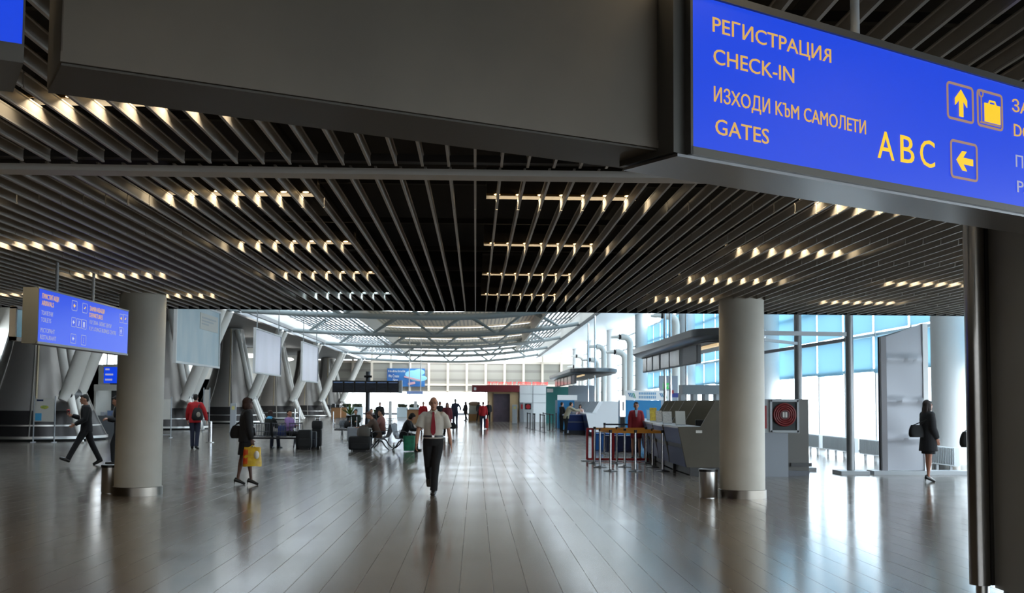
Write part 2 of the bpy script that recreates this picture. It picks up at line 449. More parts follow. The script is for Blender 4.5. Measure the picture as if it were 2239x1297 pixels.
# roof trusses (one thing each: two top chords, bottom chord, web)
for n, Y in enumerate([50.0] + BAYS[2:]):
    t = thing('roof_truss', ['', '', '', '', '', ''][n], 'truss', (0, Y, 6.5))
    lab = ['white steel roof truss partly hidden by the edge of the slatted ceiling', 'white sagging roof truss just below the slatted ceiling edge, first one seen whole',
           'white sagging roof truss, second one seen whole from the slatted ceiling', 'white sagging roof truss, third one seen whole down the hall',
           'pale sagging roof truss over the clerestory, next to last before the end wall', 'pale roof truss closest to the end wall windows'][n]
    t['label'] = lab; t['group'] = 'roof trusses across the hall'
    X = [XL + 0.1 + i * (XR - XL - 0.2) / 18 for i in range(19)]
    MB().loop_tube([(x, Y, zb(x)) for x in X], 0.16, 10).build('bottom_chord', M_TRUSS, t, True, True)
    for s in (-1, 1):
        xx = X[1:-1]
        MB().loop_tube([(x, Y + s * 0.9, zb(x) + 1.3) for x in xx], 0.11, 8).build('top_chord', M_TRUSS, t, True, True)
    w = MB(); nb = 5; nodes = [XL + 1.2 + i * 4.65 for i in range(5)]
    for i, x in enumerate(nodes):
        for s in (-1, 1):
            for dx in (-1.9, 1.9):
                if XL + .3 < x + dx < XR - .3:
                    w.cyl((x, Y, zb(x)), (x + dx, Y + s * 0.9, zb(x + dx) + 1.3), 0.085, n=8)
    for i in range(10):
        x = XL + 1.4 + i * 2.1; w.cyl((x, Y - .9, zb(x) + 1.3), (x, Y + .9, zb(x) + 1.3), 0.06, n=6)
    w.build('web_members', M_TRUSS, t, True, True)

# ---- end wall
ew = MB()
M_PANEL = ribbed('end_wall_panel', (160, 156, 146), (142, 138, 130), 'Z', 1.15, 0.72)
struct(MB().box(-24.3, 13, YE, YE + .2, 2.98, 6.75).build('wall_back', M_PANEL))
struct(MB().box(-24.3, 13, YE, YE + .2, 0, 0.25).build('baseboard_back', M_GREY))
i = 0
mu = MB()
for k in range(-8, 6):
    x = xat(1103, YE) + (k - 1) * 2.41 + 0.0
    mu.box(x - .14, x + .14, YE - .25, YE + .05, 2.98, 9.6); mu.box(x - .05, x + .05, YE - .1, YE + .05, 0.0, 2.98)
mu.box(-24.3, 13, YE - .12, YE + .02, 3.7, 3.95).box(-24.3, 13, YE - .12, YE + .02, 6.55, 6.85).box(-24.3, 13, YE - .08, YE, 2.9, 3.0)
struct(mu.build('window_1', M_MULL))
struct(MB().add([(-24.3, YE + .1, .25), (13, YE + .1, .25), (13, YE + .1, 2.98), (-24.3, YE + .1, 2.98)], [(0, 1, 2, 3)]).add(
    [(-24.3, YE + .1, 6.75), (13, YE + .1, 6.75), (13, YE + .1, 9.6), (-24.3, YE + .1, 9.6)], [(0, 1, 2, 3)]).build('window_2', M_GL))

# ---- right facade
XF = 12.95
fr = MB()
y = -12.0; ys_ = []
while y < YE:
    ys_.append(y); y += 2.95
for i, y in enumerate(ys_):
    fr.box(XF, XF + .22, y - .05, y + .05, 0, 8.5)
for z in (0.08, 2.78, 3.93, 5.1, 6.3, 7.4):
    fr.box(XF + .02, XF + .14, -14, YE, z - .05, z + .05)
struct(fr.build('window_3', mat('facade_frame', (205, 212, 216), 0.5)))
struct(MB().add([(XF + .1, -14, .1), (XF + .1, YE, .1), (XF + .1, YE, 8.5), (XF + .1, -14, 8.5)], [(0, 1, 2, 3)]).build('window_4', M_GL))
struct(MB().box(XF, XF + .2, -14, YC, 3.6, 8.5).build('wall_right', M_OFFW))
M_BLIND = cloth_through('blue_roller_blind', (196, 226, 238), 0.5)
k = 0
for i in range(len(ys_) - 1):
    y0, y1 = ys_[i], ys_[i + 1]
    if y0 < YC - 1 or y0 > 84: continue
    b = MB().box(XF - .06, XF - .03, y0 + .12, y1 - .12, 2.72 + (0.0 if k % 2 else .06), 3.86).box(XF - .06, XF - .03, y0 + .12, y1 - .12, 4.02, 7.3 + .1 * (k % 3))
    b.box(XF - .09, XF - .01, y0 + .1, y1 - .1, 2.68 + (0.0 if k % 2 else .06), 2.72 + (0.0 if k % 2 else .06))
    o = b.build('roller_blind', M_BLIND)
    tag(o, 'pale blue roller blind pulled partway down a facade window', 'blind', 'blue blinds along the glazed side')
    k += 1
# low radiators along the facade
rad = None
for i, y in enumerate([27.9, 31.4, 34.9, 38.4]):
    t = thing('radiator', 'low white convector radiator standing before the glazed side wall', 'radiator', (11.66, y, 0), 0, 'radiators along the windows')
    b = MB().box(-.06, .06, -1.55, 1.55, 0.17, .62)
    for q in range(31):
        b.box(-.075, -.06, -1.53 + q * .1, -1.53 + q * .1 + .05, 0.2, .6)
    b.build('casing', cloth_through('radiator_white', (240, 244, 246), .55), t)
    for s in (-1.2, -.4, .4, 1.2):
        MB().box(-.03, .03, s - .03, s + .03, 0, 0.17).build('foot', M_LGREY, t)

# big round white columns along the glazed side
for i, Y in enumerate(BAYS):
    t = thing('round_column', ['huge white round column behind the woman in black at the right, by the windows', 'white round column behind the pair of steel frame posts',
                               'cream round column beside the oval canopy', 'pale blue-white round column left of the nearer oval canopy', 'white round column behind the goose-neck ducts',
                               'white round column in the bright part of the glazed side', 'white round column closest to the end wall'][i], 'column', (12.28 if i else 12.3, Y, 0), 0, 'round columns along the glazed side')
    MB().lathe([(.47, 0), (.47, 8.3)], n=32).build('shaft', M_WHITE, t, smooth=True)
    MB().lathe([(.5, 0), (.5, .14)], n=32).build('base_band', M_STEEL, t, smooth=True)

# the two columns that carry the slatted ceiling
M_COL = noisy('column_plaster', (188, 185, 175), (179, 176, 166), 1.6, 0.55)
for px, yb, lab in ((306.5, 1086, 'thick off-white round column in front of the blue hanging sign, with a steel base band'),
                    (1622, 1092, 'thick off-white round column beside the check-in desks, with a steel base band')):
    p = fl(px, yb); r = .395; Y = p.y + r
    t = thing('round_column', lab, 'column', (xat(px, Y), Y, 0), 0, 'columns under the slatted ceiling')
    MB().lathe([(r, 0), (r, CEIL + .6)], n=48).build('shaft', M_COL, t, smooth=True)
    MB().lathe([(r + .022, 0), (r + .022, .145), (r + .004, .15)], n=48).build('base_band', mat('band_steel', (128, 122, 114), .3, 1.0), t, smooth=True)

# ---- left side: dark rear wall with bright openings, giant steel cones, raking struts
wl = MB(); M_WL = mat('left_wall', (150, 146, 138), 0.7)
for (y0, y1) in ((-14, 52), (56, 71), (74.5, 88.5), (93, 106), (110, 124), (128, YE)):
    wl.box(-24.3, -24.1, y0, y1, 0, 7)
wl.box(-24.3, -24.1, -14, YE, 0, 3.9); wl.box(-24.3, -24.1, -14, YE, 5.2, 7.0)
struct(wl.build('wall_left', M_WL))
struct(MB().add([(-24.2, -14, 3.9), (-24.2, YE, 3.9), (-24.2, YE, 5.2), (-24.2, -14, 5.2)], [(0, 1, 2, 3)]).build('window_5', M_GL))
struct(MB().box(-24.3, 13.2, -14.2, -14, 0, 3.6).build('wall_front', mat('rear_wall', (150, 146, 138), 0.7)))
wm = MB()
for y0 in (56, 74, 92, 110, 127):
    wm.box(-24.05, -19.9, y0, y0 + .3, 3.4, 6.9)
struct(wm.build('wall_mezzanine', mat('mezzanine_plaster', (238, 232, 220), 0.6)))

M_CONE = bpy.data.materials.new('brushed_cone'); M_CONE.use_nodes = True
_p = M_CONE.node_tree.nodes['Principled BSDF']; _p.inputs['Base Color'].default_value = lin((178, 173, 168))
_p.inputs['Metallic'].default_value = 0.75; _p.inputs['Roughness'].default_value = 0.36; _p.inputs['Anisotropic'].default_value = 0.6
M_SEAM = mat('cone_seam', (196, 194, 190), 0.3, 0.9)
M_CBAND = mat('cone_dark_band', (72, 70, 70), 0.4, 0.8)
XC = -18.0
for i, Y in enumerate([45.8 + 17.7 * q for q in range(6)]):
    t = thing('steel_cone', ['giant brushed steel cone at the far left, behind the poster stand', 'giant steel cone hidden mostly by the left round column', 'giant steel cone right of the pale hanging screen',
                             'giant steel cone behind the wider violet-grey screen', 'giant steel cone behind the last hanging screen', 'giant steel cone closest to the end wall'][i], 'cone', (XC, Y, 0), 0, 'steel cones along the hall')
    def rc(z): return 0.85 + 1.95 * (1 - z / 6.95) ** 2.0
    MB().lathe([(rc(z) + 0, z) for z in [1.2 + 5.7 * q / 12 for q in range(13)]], n=56).build('shell', M_CONE, t, smooth=True)
    MB().lathe([(rc(z) + .015, z) for z in (0.12, .55, 1.2)], n=56).build('lower_band', M_CBAND, t, smooth=True)
    MB().lathe([(rc(0) - .12, 0), (rc(0) - .12, .12)], n=56).build('plinth', M_BLACK, t, smooth=True)
    sm = MB()
    for q in range(8):
        a = 2 * PI * (q + .35) / 8
        sm.loop_tube([(math.cos(a) * (rc(z) + .012), math.sin(a) * (rc(z) + .012), z) for z in [.14 + 6.72 * w / 10 for w in range(11)]], .035, 6)
    for z in (.62,):
        sm.lathe([(rc(z) + .0, z - .03), (rc(z) + .045, z - .03), (rc(z) + .045, z + .03), (rc(z), z + .03)], n=56, cap=False)
    sm.lathe([(rc(.14) - .01, .1), (rc(.14) + .06, .1), (rc(.14) + .06, .2), (rc(.14) - .01, .2)], n=56, cap=False)
    sm.build('seams', M_SEAM, t, smooth=True)
    a = math.atan2(-Y, -XC) - .02  # camera-facing angle; added gold strip imitates a vertical highlight on the steel
    MB().loop_tube([(math.cos(a) * (rc(z) - .01), math.sin(a) * (rc(z) - .01), z) for z in [1.25 + 5.6 * w / 10 for w in range(11)]], .05, 10).build('highlight_strip', mat('highlight_strip', (205, 190, 160), .3, .9), t, smooth=True)

for i, Y in enumerate([44.2 + 17.7 * q for q in range(6)]):
    nd = Vector((-16.0, Y, 1.85))
    t = thing('raking_strut', ['thick white raking struts behind the blue hanging sign', 'white raking struts behind the man in the red jacket', 'white raking struts above the seated travellers, under the widest screen',
                               'white raking struts under the last hanging screen', 'slender white raking struts right of the last screen', 'pale raking struts beside the end wall'][i], 'strut', (nd.x, nd.y, 0), 0, 'raking struts carrying the hall roof')
    for s in (-.75, .75):
        MB().loop_tube([(nd.x - .1, Y + s * .7 - .2, 1.6), (nd.x + .1, Y + s * .75, 2.1), (-13.7, Y + s * 1.2 - 1.6, 6.64)], [.2, .3, .27], 16).build('roof_tube', M_TUBE, t, True, True)
        MB().loop_tube([(nd.x, Y + s * .6, 1.9), (-17.4, Y + s * .9 + 1.5, 6.76)], [.17, .17], 12).build('back_tube', M_TUBE, t, True, True)
        MB().loop_tube([(nd.x, Y + s * .5, 1.95), (-14.9, Y + s * .6 - 1.5, 0)], [.17, .1], 12).build('leg', M_TUBE, t, True, True)
    MB().cyl((nd.x, Y - .75, 1.85), (nd.x, Y + .75, 1.85), .26, n=16).build('node', M_DKSTEEL, t, True, True)

# ============================================================ ceiling lamp trays
M_BRASS = mat('warm_reflector', (150, 118, 70), 0.35, 0.7)
M_BULBW = mat('warm_lamp', (255, 230, 180), 0.4, emit=6.0, ergb=(255, 214, 150))
M_BULBC = mat('cool_lamp', (220, 245, 255), 0.4, emit=5.0, ergb=(190, 230, 240))
TRAYW = 1.44
def tray_parts(t, bulb):
    MB().box(0, TRAYW, .085, .09, -.018, .12).box(0, TRAYW, -.09, -.085, -.018, .12).box(0, TRAYW, -.09, .09, .1, .12).box(0, TRAYW, .10, .13, .12, .30).box(0, TRAYW, -.06, .13, .29, .31).build('housing', mat('tray_housing', (44, 40, 35), 0.6), t)
    MB().box(0, TRAYW, -.096, -.091, -.018, .0).build('reflector', M_BRASS, t)
    for q in range(7):
        MB().ell((.1 + q * .206, -.100, -.010), .03, .007, .008, 8, 5).build('lamp', bulb, t, smooth=True)
protoW = thing('ceiling_light', '', 'ceiling light'); tray_parts(protoW, M_BULBW)
protoC = thing('ceiling_light', '', 'ceiling light'); tray_parts(protoC, M_BULBC)
def tray_lamp(x, y, z, cool, e):
    ld = bpy.data.lights.new('tray_glow', 'AREA'); ld.shape = 'RECTANGLE'; ld.size = TRAYW - .02; ld.size_y = .07
    ld.energy = e; ld.color = (.72, .92, 1.0) if cool else (1.0, .80, .52)
    lo = bpy.data.objects.new('tray_glow', ld); COL.objects.link(lo)
    lo.location = (x + TRAYW / 2, y, z - .002); lo.rotation_euler = (0, 0, 0)
    return lo
usedW = usedC = False
ROWS = {-3: 'above and behind the viewer', -2: 'just overhead', -1: 'hidden above the big grey sign beam', 0: 'in the first row past the pale ceiling strip',
        1: 'in the second row past the pale ceiling strip', 2: 'in the third row past the pale ceiling strip', 3: 'in the last row before the high hall'}
COLS = {-4: 'fourth left of the middle slat', -3: 'third left of the middle slat', -2: 'second left of the middle slat', -1: 'first left of the middle slat',
        0: 'first right of the middle slat', 1: 'second right of the middle slat', 2: 'third right of the middle slat', 3: 'fourth right of the middle slat'}
for j in range(-3, 4):
    for k in range(-4, 4):
        x, y, z = 0.085 + 3.03 * k, 10.35 + 3.17 * j, CEIL + .125
        if j < -1 and abs(k + .5) > 2: continue
        cool = (j == 3 and k in (-1, 3))
        e = 20.0 if not cool else 17.0
        lb = '%s light tray, %s, %s' % ('cool white' if cool else 'warm', ROWS[j].replace('in the ', ''), COLS[k])
        if cool:
            t = protoC if not usedC else dup(protoC); usedC = True
        else:
            t = protoW if not usedW else dup(protoW); usedW = True
        t.location = (x, y, z); t['label'] = lb; t['group'] = 'light trays in the slatted ceiling'
        tray_lamp(x, y, z + .04, cool, e)

# ============================================================ overhead sign beam
ZB0, ZT0 = 2.60, 3.17
M_FRAME = mat('sign_frame_metal', (92, 90, 86), 0.38, 0.75)
M_BEAMF = noisy('beam_face_metal', (100, 93, 84), (90, 84, 76), 1.5, 0.42, 0.55)
M_UNDER = mat('beam_underside', (150, 150, 152), 0.3, 0.9)
class Plane:
    """vertical plane through two floor-plan points; u runs along it, w is out towards the viewer"""
    def __init__(s, a, b):
        s.a = Vector((a[0], a[1], 0)); s.d = (Vector((b[0], b[1], 0)) - s.a); s.len = s.d.length; s.d.normalize()
        s.n = Vector((s.d.y, -s.d.x, 0))
    def P(s, u, w, z): return s.a + s.d * u + s.n * w + Vector((0, 0, z))
    def box(s, mb, u0, u1, w0, w1, z0, z1):
        vs = [s.P(u, w, z) for z in (z0, z1) for (u, w) in ((u0, w0), (u1, w0), (u1, w1), (u0, w1))]
        mb.add(vs, [(0, 3, 2, 1), (4, 5, 6, 7), (0, 1, 5, 4), (1, 2, 6, 5), (2, 3, 7, 6), (3, 0, 4, 7)]); return mb
    def px(s, x, y):
        r = ray(x, y); t = (s.a - EYE).dot(s.n) / r.dot(s.n); q = EYE + r * t
        return (q - s.a).dot(s.d), q.z
    def rod(s, mb, u, w, z0, z1, r):
        mb.cyl(s.P(u, w, z0), s.P(u, w, z1), r, n=12); return mb
def rframe(mb, pl, u0, u1, z0, z1, w, th, r):
    """rounded outline of a pictogram box"""
    def loop(o):
        pts = []
        for (cu, cz, a0) in ((u1 - r, z1 - r, 0), (u0 + r, z1 - r, 90), (u0 + r, z0 + r, 180), (u1 - r, z0 + r, 270)):
            for q in range(5):
                a = math.radians(a0 + q * 22.5); pts.append((cu + math.cos(a) * (r - o), cz + math.sin(a) * (r - o)))
        return pts
    A, B = loop(0), loop(th); n = len(A)
    vs = [pl.P(u, w, z) for u, z in A] + [pl.P(u, w, z) for u, z in B] + [pl.P(u, w + .003, z) for u, z in A] + [pl.P(u, w + .003, z) for u, z in B]
    fs = []
    for i in range(n):
        k = (i + 1) % n
        fs += [(i, k, n + k, n + i), (2 * n + i, 3 * n + i, 3 * n + k, 2 * n + k), (i, 2 * n + i, 2 * n + k, k), (n + i, n + k, 3 * n + k, 3 * n + i)]
    mb.add(vs, fs)
def polyp(mb, pl, pts, w, th=.003):
    n = len(pts)
    vs = [pl.P(u, w, z) for u, z in pts] + [pl.P(u, w + th, z) for u, z in pts]
    mb.add(vs, [tuple(range(n)), tuple(range(2 * n - 1, n - 1, -1))] + [(i, (i + 1) % n, (i + 1) % n + n, i + n) for i in range(n)])
def arrow(mb, pl, cu, cz, h, rot, w, sx=1.0):
    pts = [(0, .5), (.36, .14), (.36, -.12), (.12, .1), (.12, -.5), (-.12, -.5), (-.12, .1), (-.36, -.12), (-.36, .14)]
    c, s = math.cos(rot), math.sin(rot)
    polyp(mb, pl, [(cu + (x * c - y * s) * h * sx, cz + (x * s + y * c) * h) for x, y in pts], w)

# right-hand part: illuminated direction sign
PC = Plane((0.787, 3.971), (2.612, 5.115)); LC = PC.len + 0.75
t = thing('direction_sign', 'large illuminated blue overhead sign reading check-in and gates in yellow', 'sign', PC.P(0, 0, ZB0), 0, None)
b = MB(); PC.box(b, -.07, LC, -.33, -.02, ZB0 - .03, ZT0 + .03)
b.build('housing', M_FRAME, t, world=True)
b = MB(); PC.box(b, -.012, LC, -.02, .012, ZB0 - .035, ZB0 - .005); PC.box(b, -.012, LC, -.02, .012, ZT0 + .003, ZT0 + .033); PC.box(b, -.014, -.002, -.02, .012, ZB0 - .035, ZT0 + .03)
b.build('frame', M_FRAME, t, world=True)
b = MB(); PC.box(b, 0.0, LC - .02, -.019, 0.0, ZB0 - .004, ZT0 + .002); b.build('lit_panel', M_SIGNBLUE, t, world=True)
b = MB(); PC.box(b, -.06, LC, -.32, -.01, ZB0 - .046, ZB0 - .035); b.build('underside', M_UNDER, t, world=True)
def lettering(t, pl, txt, p0, p1, h, m, w=.0025):
    u0, z0 = pl.px(*p0); u1, z1 = pl.px(*p1)
    o = text_mesh('lettering', txt, m, t, pl.P(u0, w, z0) - t.location, pl.d, (0, 0, 1), u1 - u0, h, 0.002)
    return o
lettering(t, PC, 'РЕГИСТРАЦИЯ', (1557, 69), (1816, 139), .056, M_SIGNORG)
lettering(t, PC, 'CHECK-IN', (1559, 139), (1735, 178), .058, M_SIGNORG)
lettering(t, PC, 'ИЗХОДИ КЪМ САМОЛЕТИ', (1560, 222), (1892, 292), .055, M_SIGNORG)
lettering(t, PC, 'GATES', (1563, 293), (1680, 310), .058, M_SIGNORG)
for ch, a, c in (('A', (1918, 345), (1954, 352)), ('B', (1968, 354), (1998, 360)), ('C', (2011, 362), (2043, 369))):
    lettering(t, PC, ch, a, c, .118, M_SIGNYEL)
lettering(t, PC, 'ЗА', (2212, 243), (2250, 252), .058, M_SIGNORG)
lettering(t, PC, 'DO', (2216, 297), (2254, 305), .058, M_SIGNORG)
lettering(t, PC, 'ПА', (2220, 365), (2256, 372), .055, M_SIGNLIL)
lettering(t, PC, 'PA', (2223, 420), (2258, 427), .055, M_SIGNLIL)
M_BOXL = mat('pictogram_outline', (60, 50, 40), 0.5, emit=.6, ergb=(190, 150, 130))
for (a, c) in (((2068, 176), (2128, 273)), ((2134, 193), (2192, 289)), ((2076, 303), (2137, 400))):
    u0, z1 = PC.px(*a); u1, z0 = PC.px(*c)
    b = MB(); rframe(b, PC, u0, u1, z0, z1, .002, .011, .022); b.build('pictogram_frame', M_BOXL, t, world=True)
u, z = PC.px(2100, 226); b = MB(); arrow(b, PC, u, z, .125, 0, .002, 1.0); b.build('arrow', M_SIGNYEL, t, world=True)
u, z = PC.px(2108, 353); b = MB(); arrow(b, PC, u, z, .125, PI / 2, .002); b.build('arrow', M_SIGNYEL, t, world=True)
b = MB(); u0, z0 = PC.px(2152, 271); u1, _ = PC.px(2186, 276)
polyp(b, PC, [(u0 + .0, z0 + .012), (u1, z0 + .012), (u1, z0 + .1), (u0, z0 + .1)], .002)
polyp(b, PC, [(u0 + .03, z0 + .1), (u0 + .04, z0 + .118), (u1 - .04, z0 + .118), (u1 - .03, z0 + .1), (u1 - .04, z0 + .1), (u1 - .045, z0 + .110), (u0 + .045, z0 + .110), (u0 + .04, z0 + .1)], .002)
b.build('suitcase_symbol', M_SIGNYEL, t, world=True)
b = MB(); polyp(b, PC, [(u0 - .035, z0), (u1, z0), (u1, z0 + .008), (u0 - .035, z0 + .008)], .002)
polyp(b, PC, [(u0 - .028, z0), (u0 - .022, z0), (u0 - .022, z0 + .12), (u0 - .028, z0 + .12)], .002)
cs = [(u0 - .025 + math.cos(q * PI / 8) * .018, z0 + .14 + math.sin(q * PI / 8) * .02) for q in range(16)]
ci = [(u0 - .025 + math.cos(q * PI / 8) * .011, z0 + .14 + math.sin(q * PI / 8) * .013) for q in range(16)]
for q in range(16):
    polyp(b, PC, [cs[q], cs[(q + 1) % 16], ci[(q + 1) % 16], ci[q]], .002)
b.build('scale_symbol', M_BOXL, t, world=True)
for px_ in (1912,):
    u, z = PC.px(px_, 90); b = MB(); PC.rod(b, u, -.1, z, 4.71, .02); b.build('hanging_rod', M_LGREY, t, world=True, smooth=True)
b = MB(); PC.rod(b, LC - .15, -.1, ZT0, 4.71, .02); b.build('hanging_rod', M_LGREY, t, world=True, smooth=True)

# middle part: blank grey face
PB = Plane((-1.179, 3.0805), (0.741, 4.0624))
t = thing('sign_beam', 'long blank dark grey overhead beam beside the illuminated check-in sign', 'beam', PB.P(0, 0, ZB0))
b = MB(); PB.box(b, .0, PB.len, -.33, 0, ZB0, ZT0 + .03); b.build('housing', M_BEAMF, t, world=True, bevel=.006)
b = MB(); PB.box(b, .004, PB.len - .004, -.325, -.005, ZB0 - .008, ZB0 - .001); b.build('underside', mat('beam_soffit_metal', (70, 66, 60), .45, .5), t, world=True)
b = MB(); PB.box(b, .0, PB.len, 0, .006, ZB0, ZB0 + .03); b.build('edge_lip', M_BEAMF, t, world=True)
for u in (.35, 1.8):
    b = MB(); PB.rod(b, u, -.12, ZT0, 4.71, .02); b.build('hanging_rod', M_LGREY, t, world=True, smooth=True)
b = MB(); vs = [Vector(p) for p in ()]
# joint cover between the two parts
j = MB(); J = Plane((0.741, 4.0624), (0.787 - .058, 3.971 - .037 + .12))
PJ = Plane((0.745, 4.072), (0.80, 4.10)); PJ.box(j, 0, PJ.len, -.30, -.03, ZB0 - .02, ZT0 + .02)
tag(j.build('joint_cover', M_FRAME), 'dark vertical joint cover between the grey beam and the blue sign', 'cover')

# left part: second illuminated sign, only its end in view
dA = (PB.d); a0 = Vector((-1.262, 3.036, 0)); a1 = a0 - dA * 1.6
PA = Plane((a1.x, a1.y), (a0.x, a0.y))
t = thing('direction_sign', 'illuminated blue sign end in the top left corner, its writing out of view', 'sign', PA.P(0, 0, ZB0))
b = MB(); PA.box(b, 0, PA.len, -.33, -.02, ZB0 - .02, ZT0 + .03); b.build('housing', M_FRAME, t, world=True)
ub, zb_ = PA.px(48, 97)
b = MB(); PA.box(b, 0.05, ub, -.021, -.004, zb_, ZT0); b.build('lit_panel', M_SIGNBLUE, t, world=True)
b = MB(); PA.box(b, ub, PA.len, -.02, .004, ZB0 - .02, ZT0 + .03); PA.box(b, 0, ub, -.02, .004, ZB0 - .02, zb_); PA.box(b, 0, ub, -.02, .004, ZT0, ZT0 + .03)
b.build('frame', M_FRAME, t, world=True)
b = MB(); PA.rod(b, .5, -.12, ZT0, 4.71, .02); b.build('hanging_rod', M_LGREY, t, world=True, smooth=True)

# ============================================================ pillar at the right edge
t = thing('service_pillar', 'dark grey panelled service pillar with rounded metal corner at the right edge', 'pillar', (4.25, 9.2, 0))
MB().loop_tube([(4.275, 9.25, .14), (4.275, 9.25, CEIL + .35)], .088, 32).build('corner_post', mat('pillar_corner_metal', (170, 168, 166), .22, 1.0), t, True, True)
MB().box(4.375, 4.66, 7.3, 9.2, .12, CEIL + .3).build('panel', mat('pillar_panel', (122, 123, 124), .42, .0), t, True, bevel=.006)
MB().box(4.35, 4.64, 9.2, 9.24, .14, CEIL + .28).build('shadow_joint', M_BLACK, t, True)
MB().box(4.40, 4.62, 7.4, 9.1, 0, .12).build('plinth', M_DKSTEEL, t, True)
MB().cyl((4.295, 9.25, 0), (4.295, 9.25, .14), .055).build('corner_foot', M_STEEL, t, True, True)

# ============================================================ left hanging sign
M_SIGNGREY = mat('sign_side_grey', (122, 122, 114), .5, .2)
XS = -5.57
PS = Plane((XS, 14.11), (XS, 17.72))
t = thing('hanging_sign', 'blue hanging sign for arrivals, toilets and restaurant, in front of the left column', 'sign', (XS, 14.11, 2.385))
b = MB(); PS.box(b, 0, PS.len, -.2, -.004, 2.36, 3.075); b.build('housing', M_SIGNGREY, t, world=True)
b = MB(); PS.box(b, 0.02, PS.len, -.003, .0, 2.385, 3.06); b.build('lit_panel', M_SIGNBLUE, t, world=True)
b = MB(); PS.box(b, 0, PS.len, -.02, .012, 2.355, 2.385); PS.box(b, 0, PS.len, -.02, .01, 3.06, 3.08); b.build('frame', M_LGREY, t, world=True)
W1 = [('ПРИСТИГАЩИ', (92, 652), (128, 661), M_SIGNORG), ('ARRIVALS', (91, 667), (117, 673), M_SIGNORG), ('ТОАЛЕТНИ', (90, 688), (115, 692), M_SIGNLIL),
      ('TOILETS', (89, 703), (111, 707), M_SIGNLIL), ('РЕСТОРАНТ', (88, 726), (119, 730), M_SIGNLIL), ('RESTAURANT', (87, 741), (122, 745), M_SIGNLIL),
      ('ЗАМИНАВАЩИ', (196, 679), (228, 686), M_SIGNORG), ('DEPARTURES', (195, 693), (224, 699), M_SIGNORG),
      ('V.I.P. ЗОНА - БИЗНЕС ЦЕНТЪР', (195, 708), (243, 717), M_SIGNLIL), ('V.I.P. LOUNGE BUSINESS CENTRE', (194, 722), (253, 734), M_SIGNLIL)]
for s_, a, c, m in W1:
    lettering(t, PS, s_, a, c, .062 if m is M_SIGNORG else .056, m)
def pict(px0, py0, px1, py1, kind, m):
    u0, z1 = PS.px(px0, py0); u1, z0 = PS.px(px1, py1)
    b = MB(); rframe(b, PS, u0, u1, z0, z1, .002, .008, .02); b.build('pictogram_frame', M_SIGNLIL, t, world=True)
    cu, cz, h = (u0 + u1) / 2, (z0 + z1) / 2, (z1 - z0) * .62
    b = MB()
    if kind == 'L': arrow(b, PS, cu, cz, h * .8, PI / 2, .002, 1.0)
    if kind == 'R': arrow(b, PS, cu, cz, h * .8, -PI / 2, .002, 1.0)
    if kind == 'U': arrow(b, PS, cu, cz, h, 0, .002, .8)
    if kind == 'P': polyp(b, PS, [(cu - h * .35, cz - h * .1), (cu + h * .35, cz + h * .3), (cu + h * .4, cz + h * .12), (cu, cz - h * .12)], .002)
    if kind == 'M': polyp(b, PS, [(cu - h * .1, cz - h * .45), (cu + h * .02, cz - h * .45), (cu + h * .22, cz + h * .45), (cu + h * .05, cz + h * .45)], .002)
    if kind == 'W':
        for d_ in (-.2, .2): polyp(b, PS, [(cu + (d_ - .08) * h, cz - h * .5), (cu + (d_ + .08) * h, cz - h * .5), (cu + (d_ + .12) * h, cz + h * .4), (cu + (d_ - .12) * h, cz + h * .4)], .002)
    if kind == 'F':
        for d_ in (-.3, 0, .3): polyp(b, PS, [(cu - .09 * h, cz + (d_ - .1) * h), (cu + .09 * h, cz + (d_ - .1) * h), (cu + .09 * h, cz + (d_ + .1) * h), (cu - .09 * h, cz + (d_ + .1) * h)], .002)
    b.build('arrow' if kind in 'LRU' else 'symbol', m, t, world=True)
M_SIGNWH = mat('sign_white', (40, 40, 40), .4, emit=.85, ergb=(225, 225, 235))
pict(157, 656, 168, 681, 'L', M_SIGNYEL); pict(180, 662, 190, 686, 'P', M_SIGNYEL)
pict(156, 693, 165, 716, 'L', M_SIGNWH); pict(167, 696, 177, 718, 'M', M_SIGNWH); pict(178, 698, 188, 721, 'W', M_SIGNWH)
pict(154, 729, 165, 752, 'L', M_SIGNWH); pict(177, 732, 187, 756, 'F', M_SIGNLIL)
pict(261, 686, 268, 707, 'R', M_SIGNYEL); pict(269, 687, 278, 709, 'P', M_SIGNYEL); pict(260, 715, 268, 735, 'U', M_SIGNWH)
for px_, py_ in ((140, 645), (218, 665)):
    u, z = PS.px(px_, py_); b = MB(); PS.rod(b, u, -.1, 3.05, 4.71, .022); b.build('hanging_rod', M_LGREY, t, world=True, smooth=True)
# second glazed sign box just behind it
t = thing('glass_sign_box', 'teal glass sign box with a white rim peeking out behind the left hanging sign', 'sign', (-7.2, 17, 2.3))
MB().box(-7.26, -7.2, 17.35, 21.7, 2.62, 3.06).build('pane', mat('teal_glass', (90, 140, 145), .15, .2), t, True)
MB().box(-7.27, -7.17, 17.3, 21.75, 2.56, 2.62).box(-7.27, -7.17, 17.3, 17.35, 2.56, 3.09).box(-7.27, -7.17, 17.3, 21.75, 3.06, 3.1).build('rim', M_WHITE, t, True)
for y in (18.2, 21.2): MB().cyl((-7.23, y, 3.1), (-7.23, y, 4.71), .015).build('hanging_rod', M_LGREY, t, True, True)

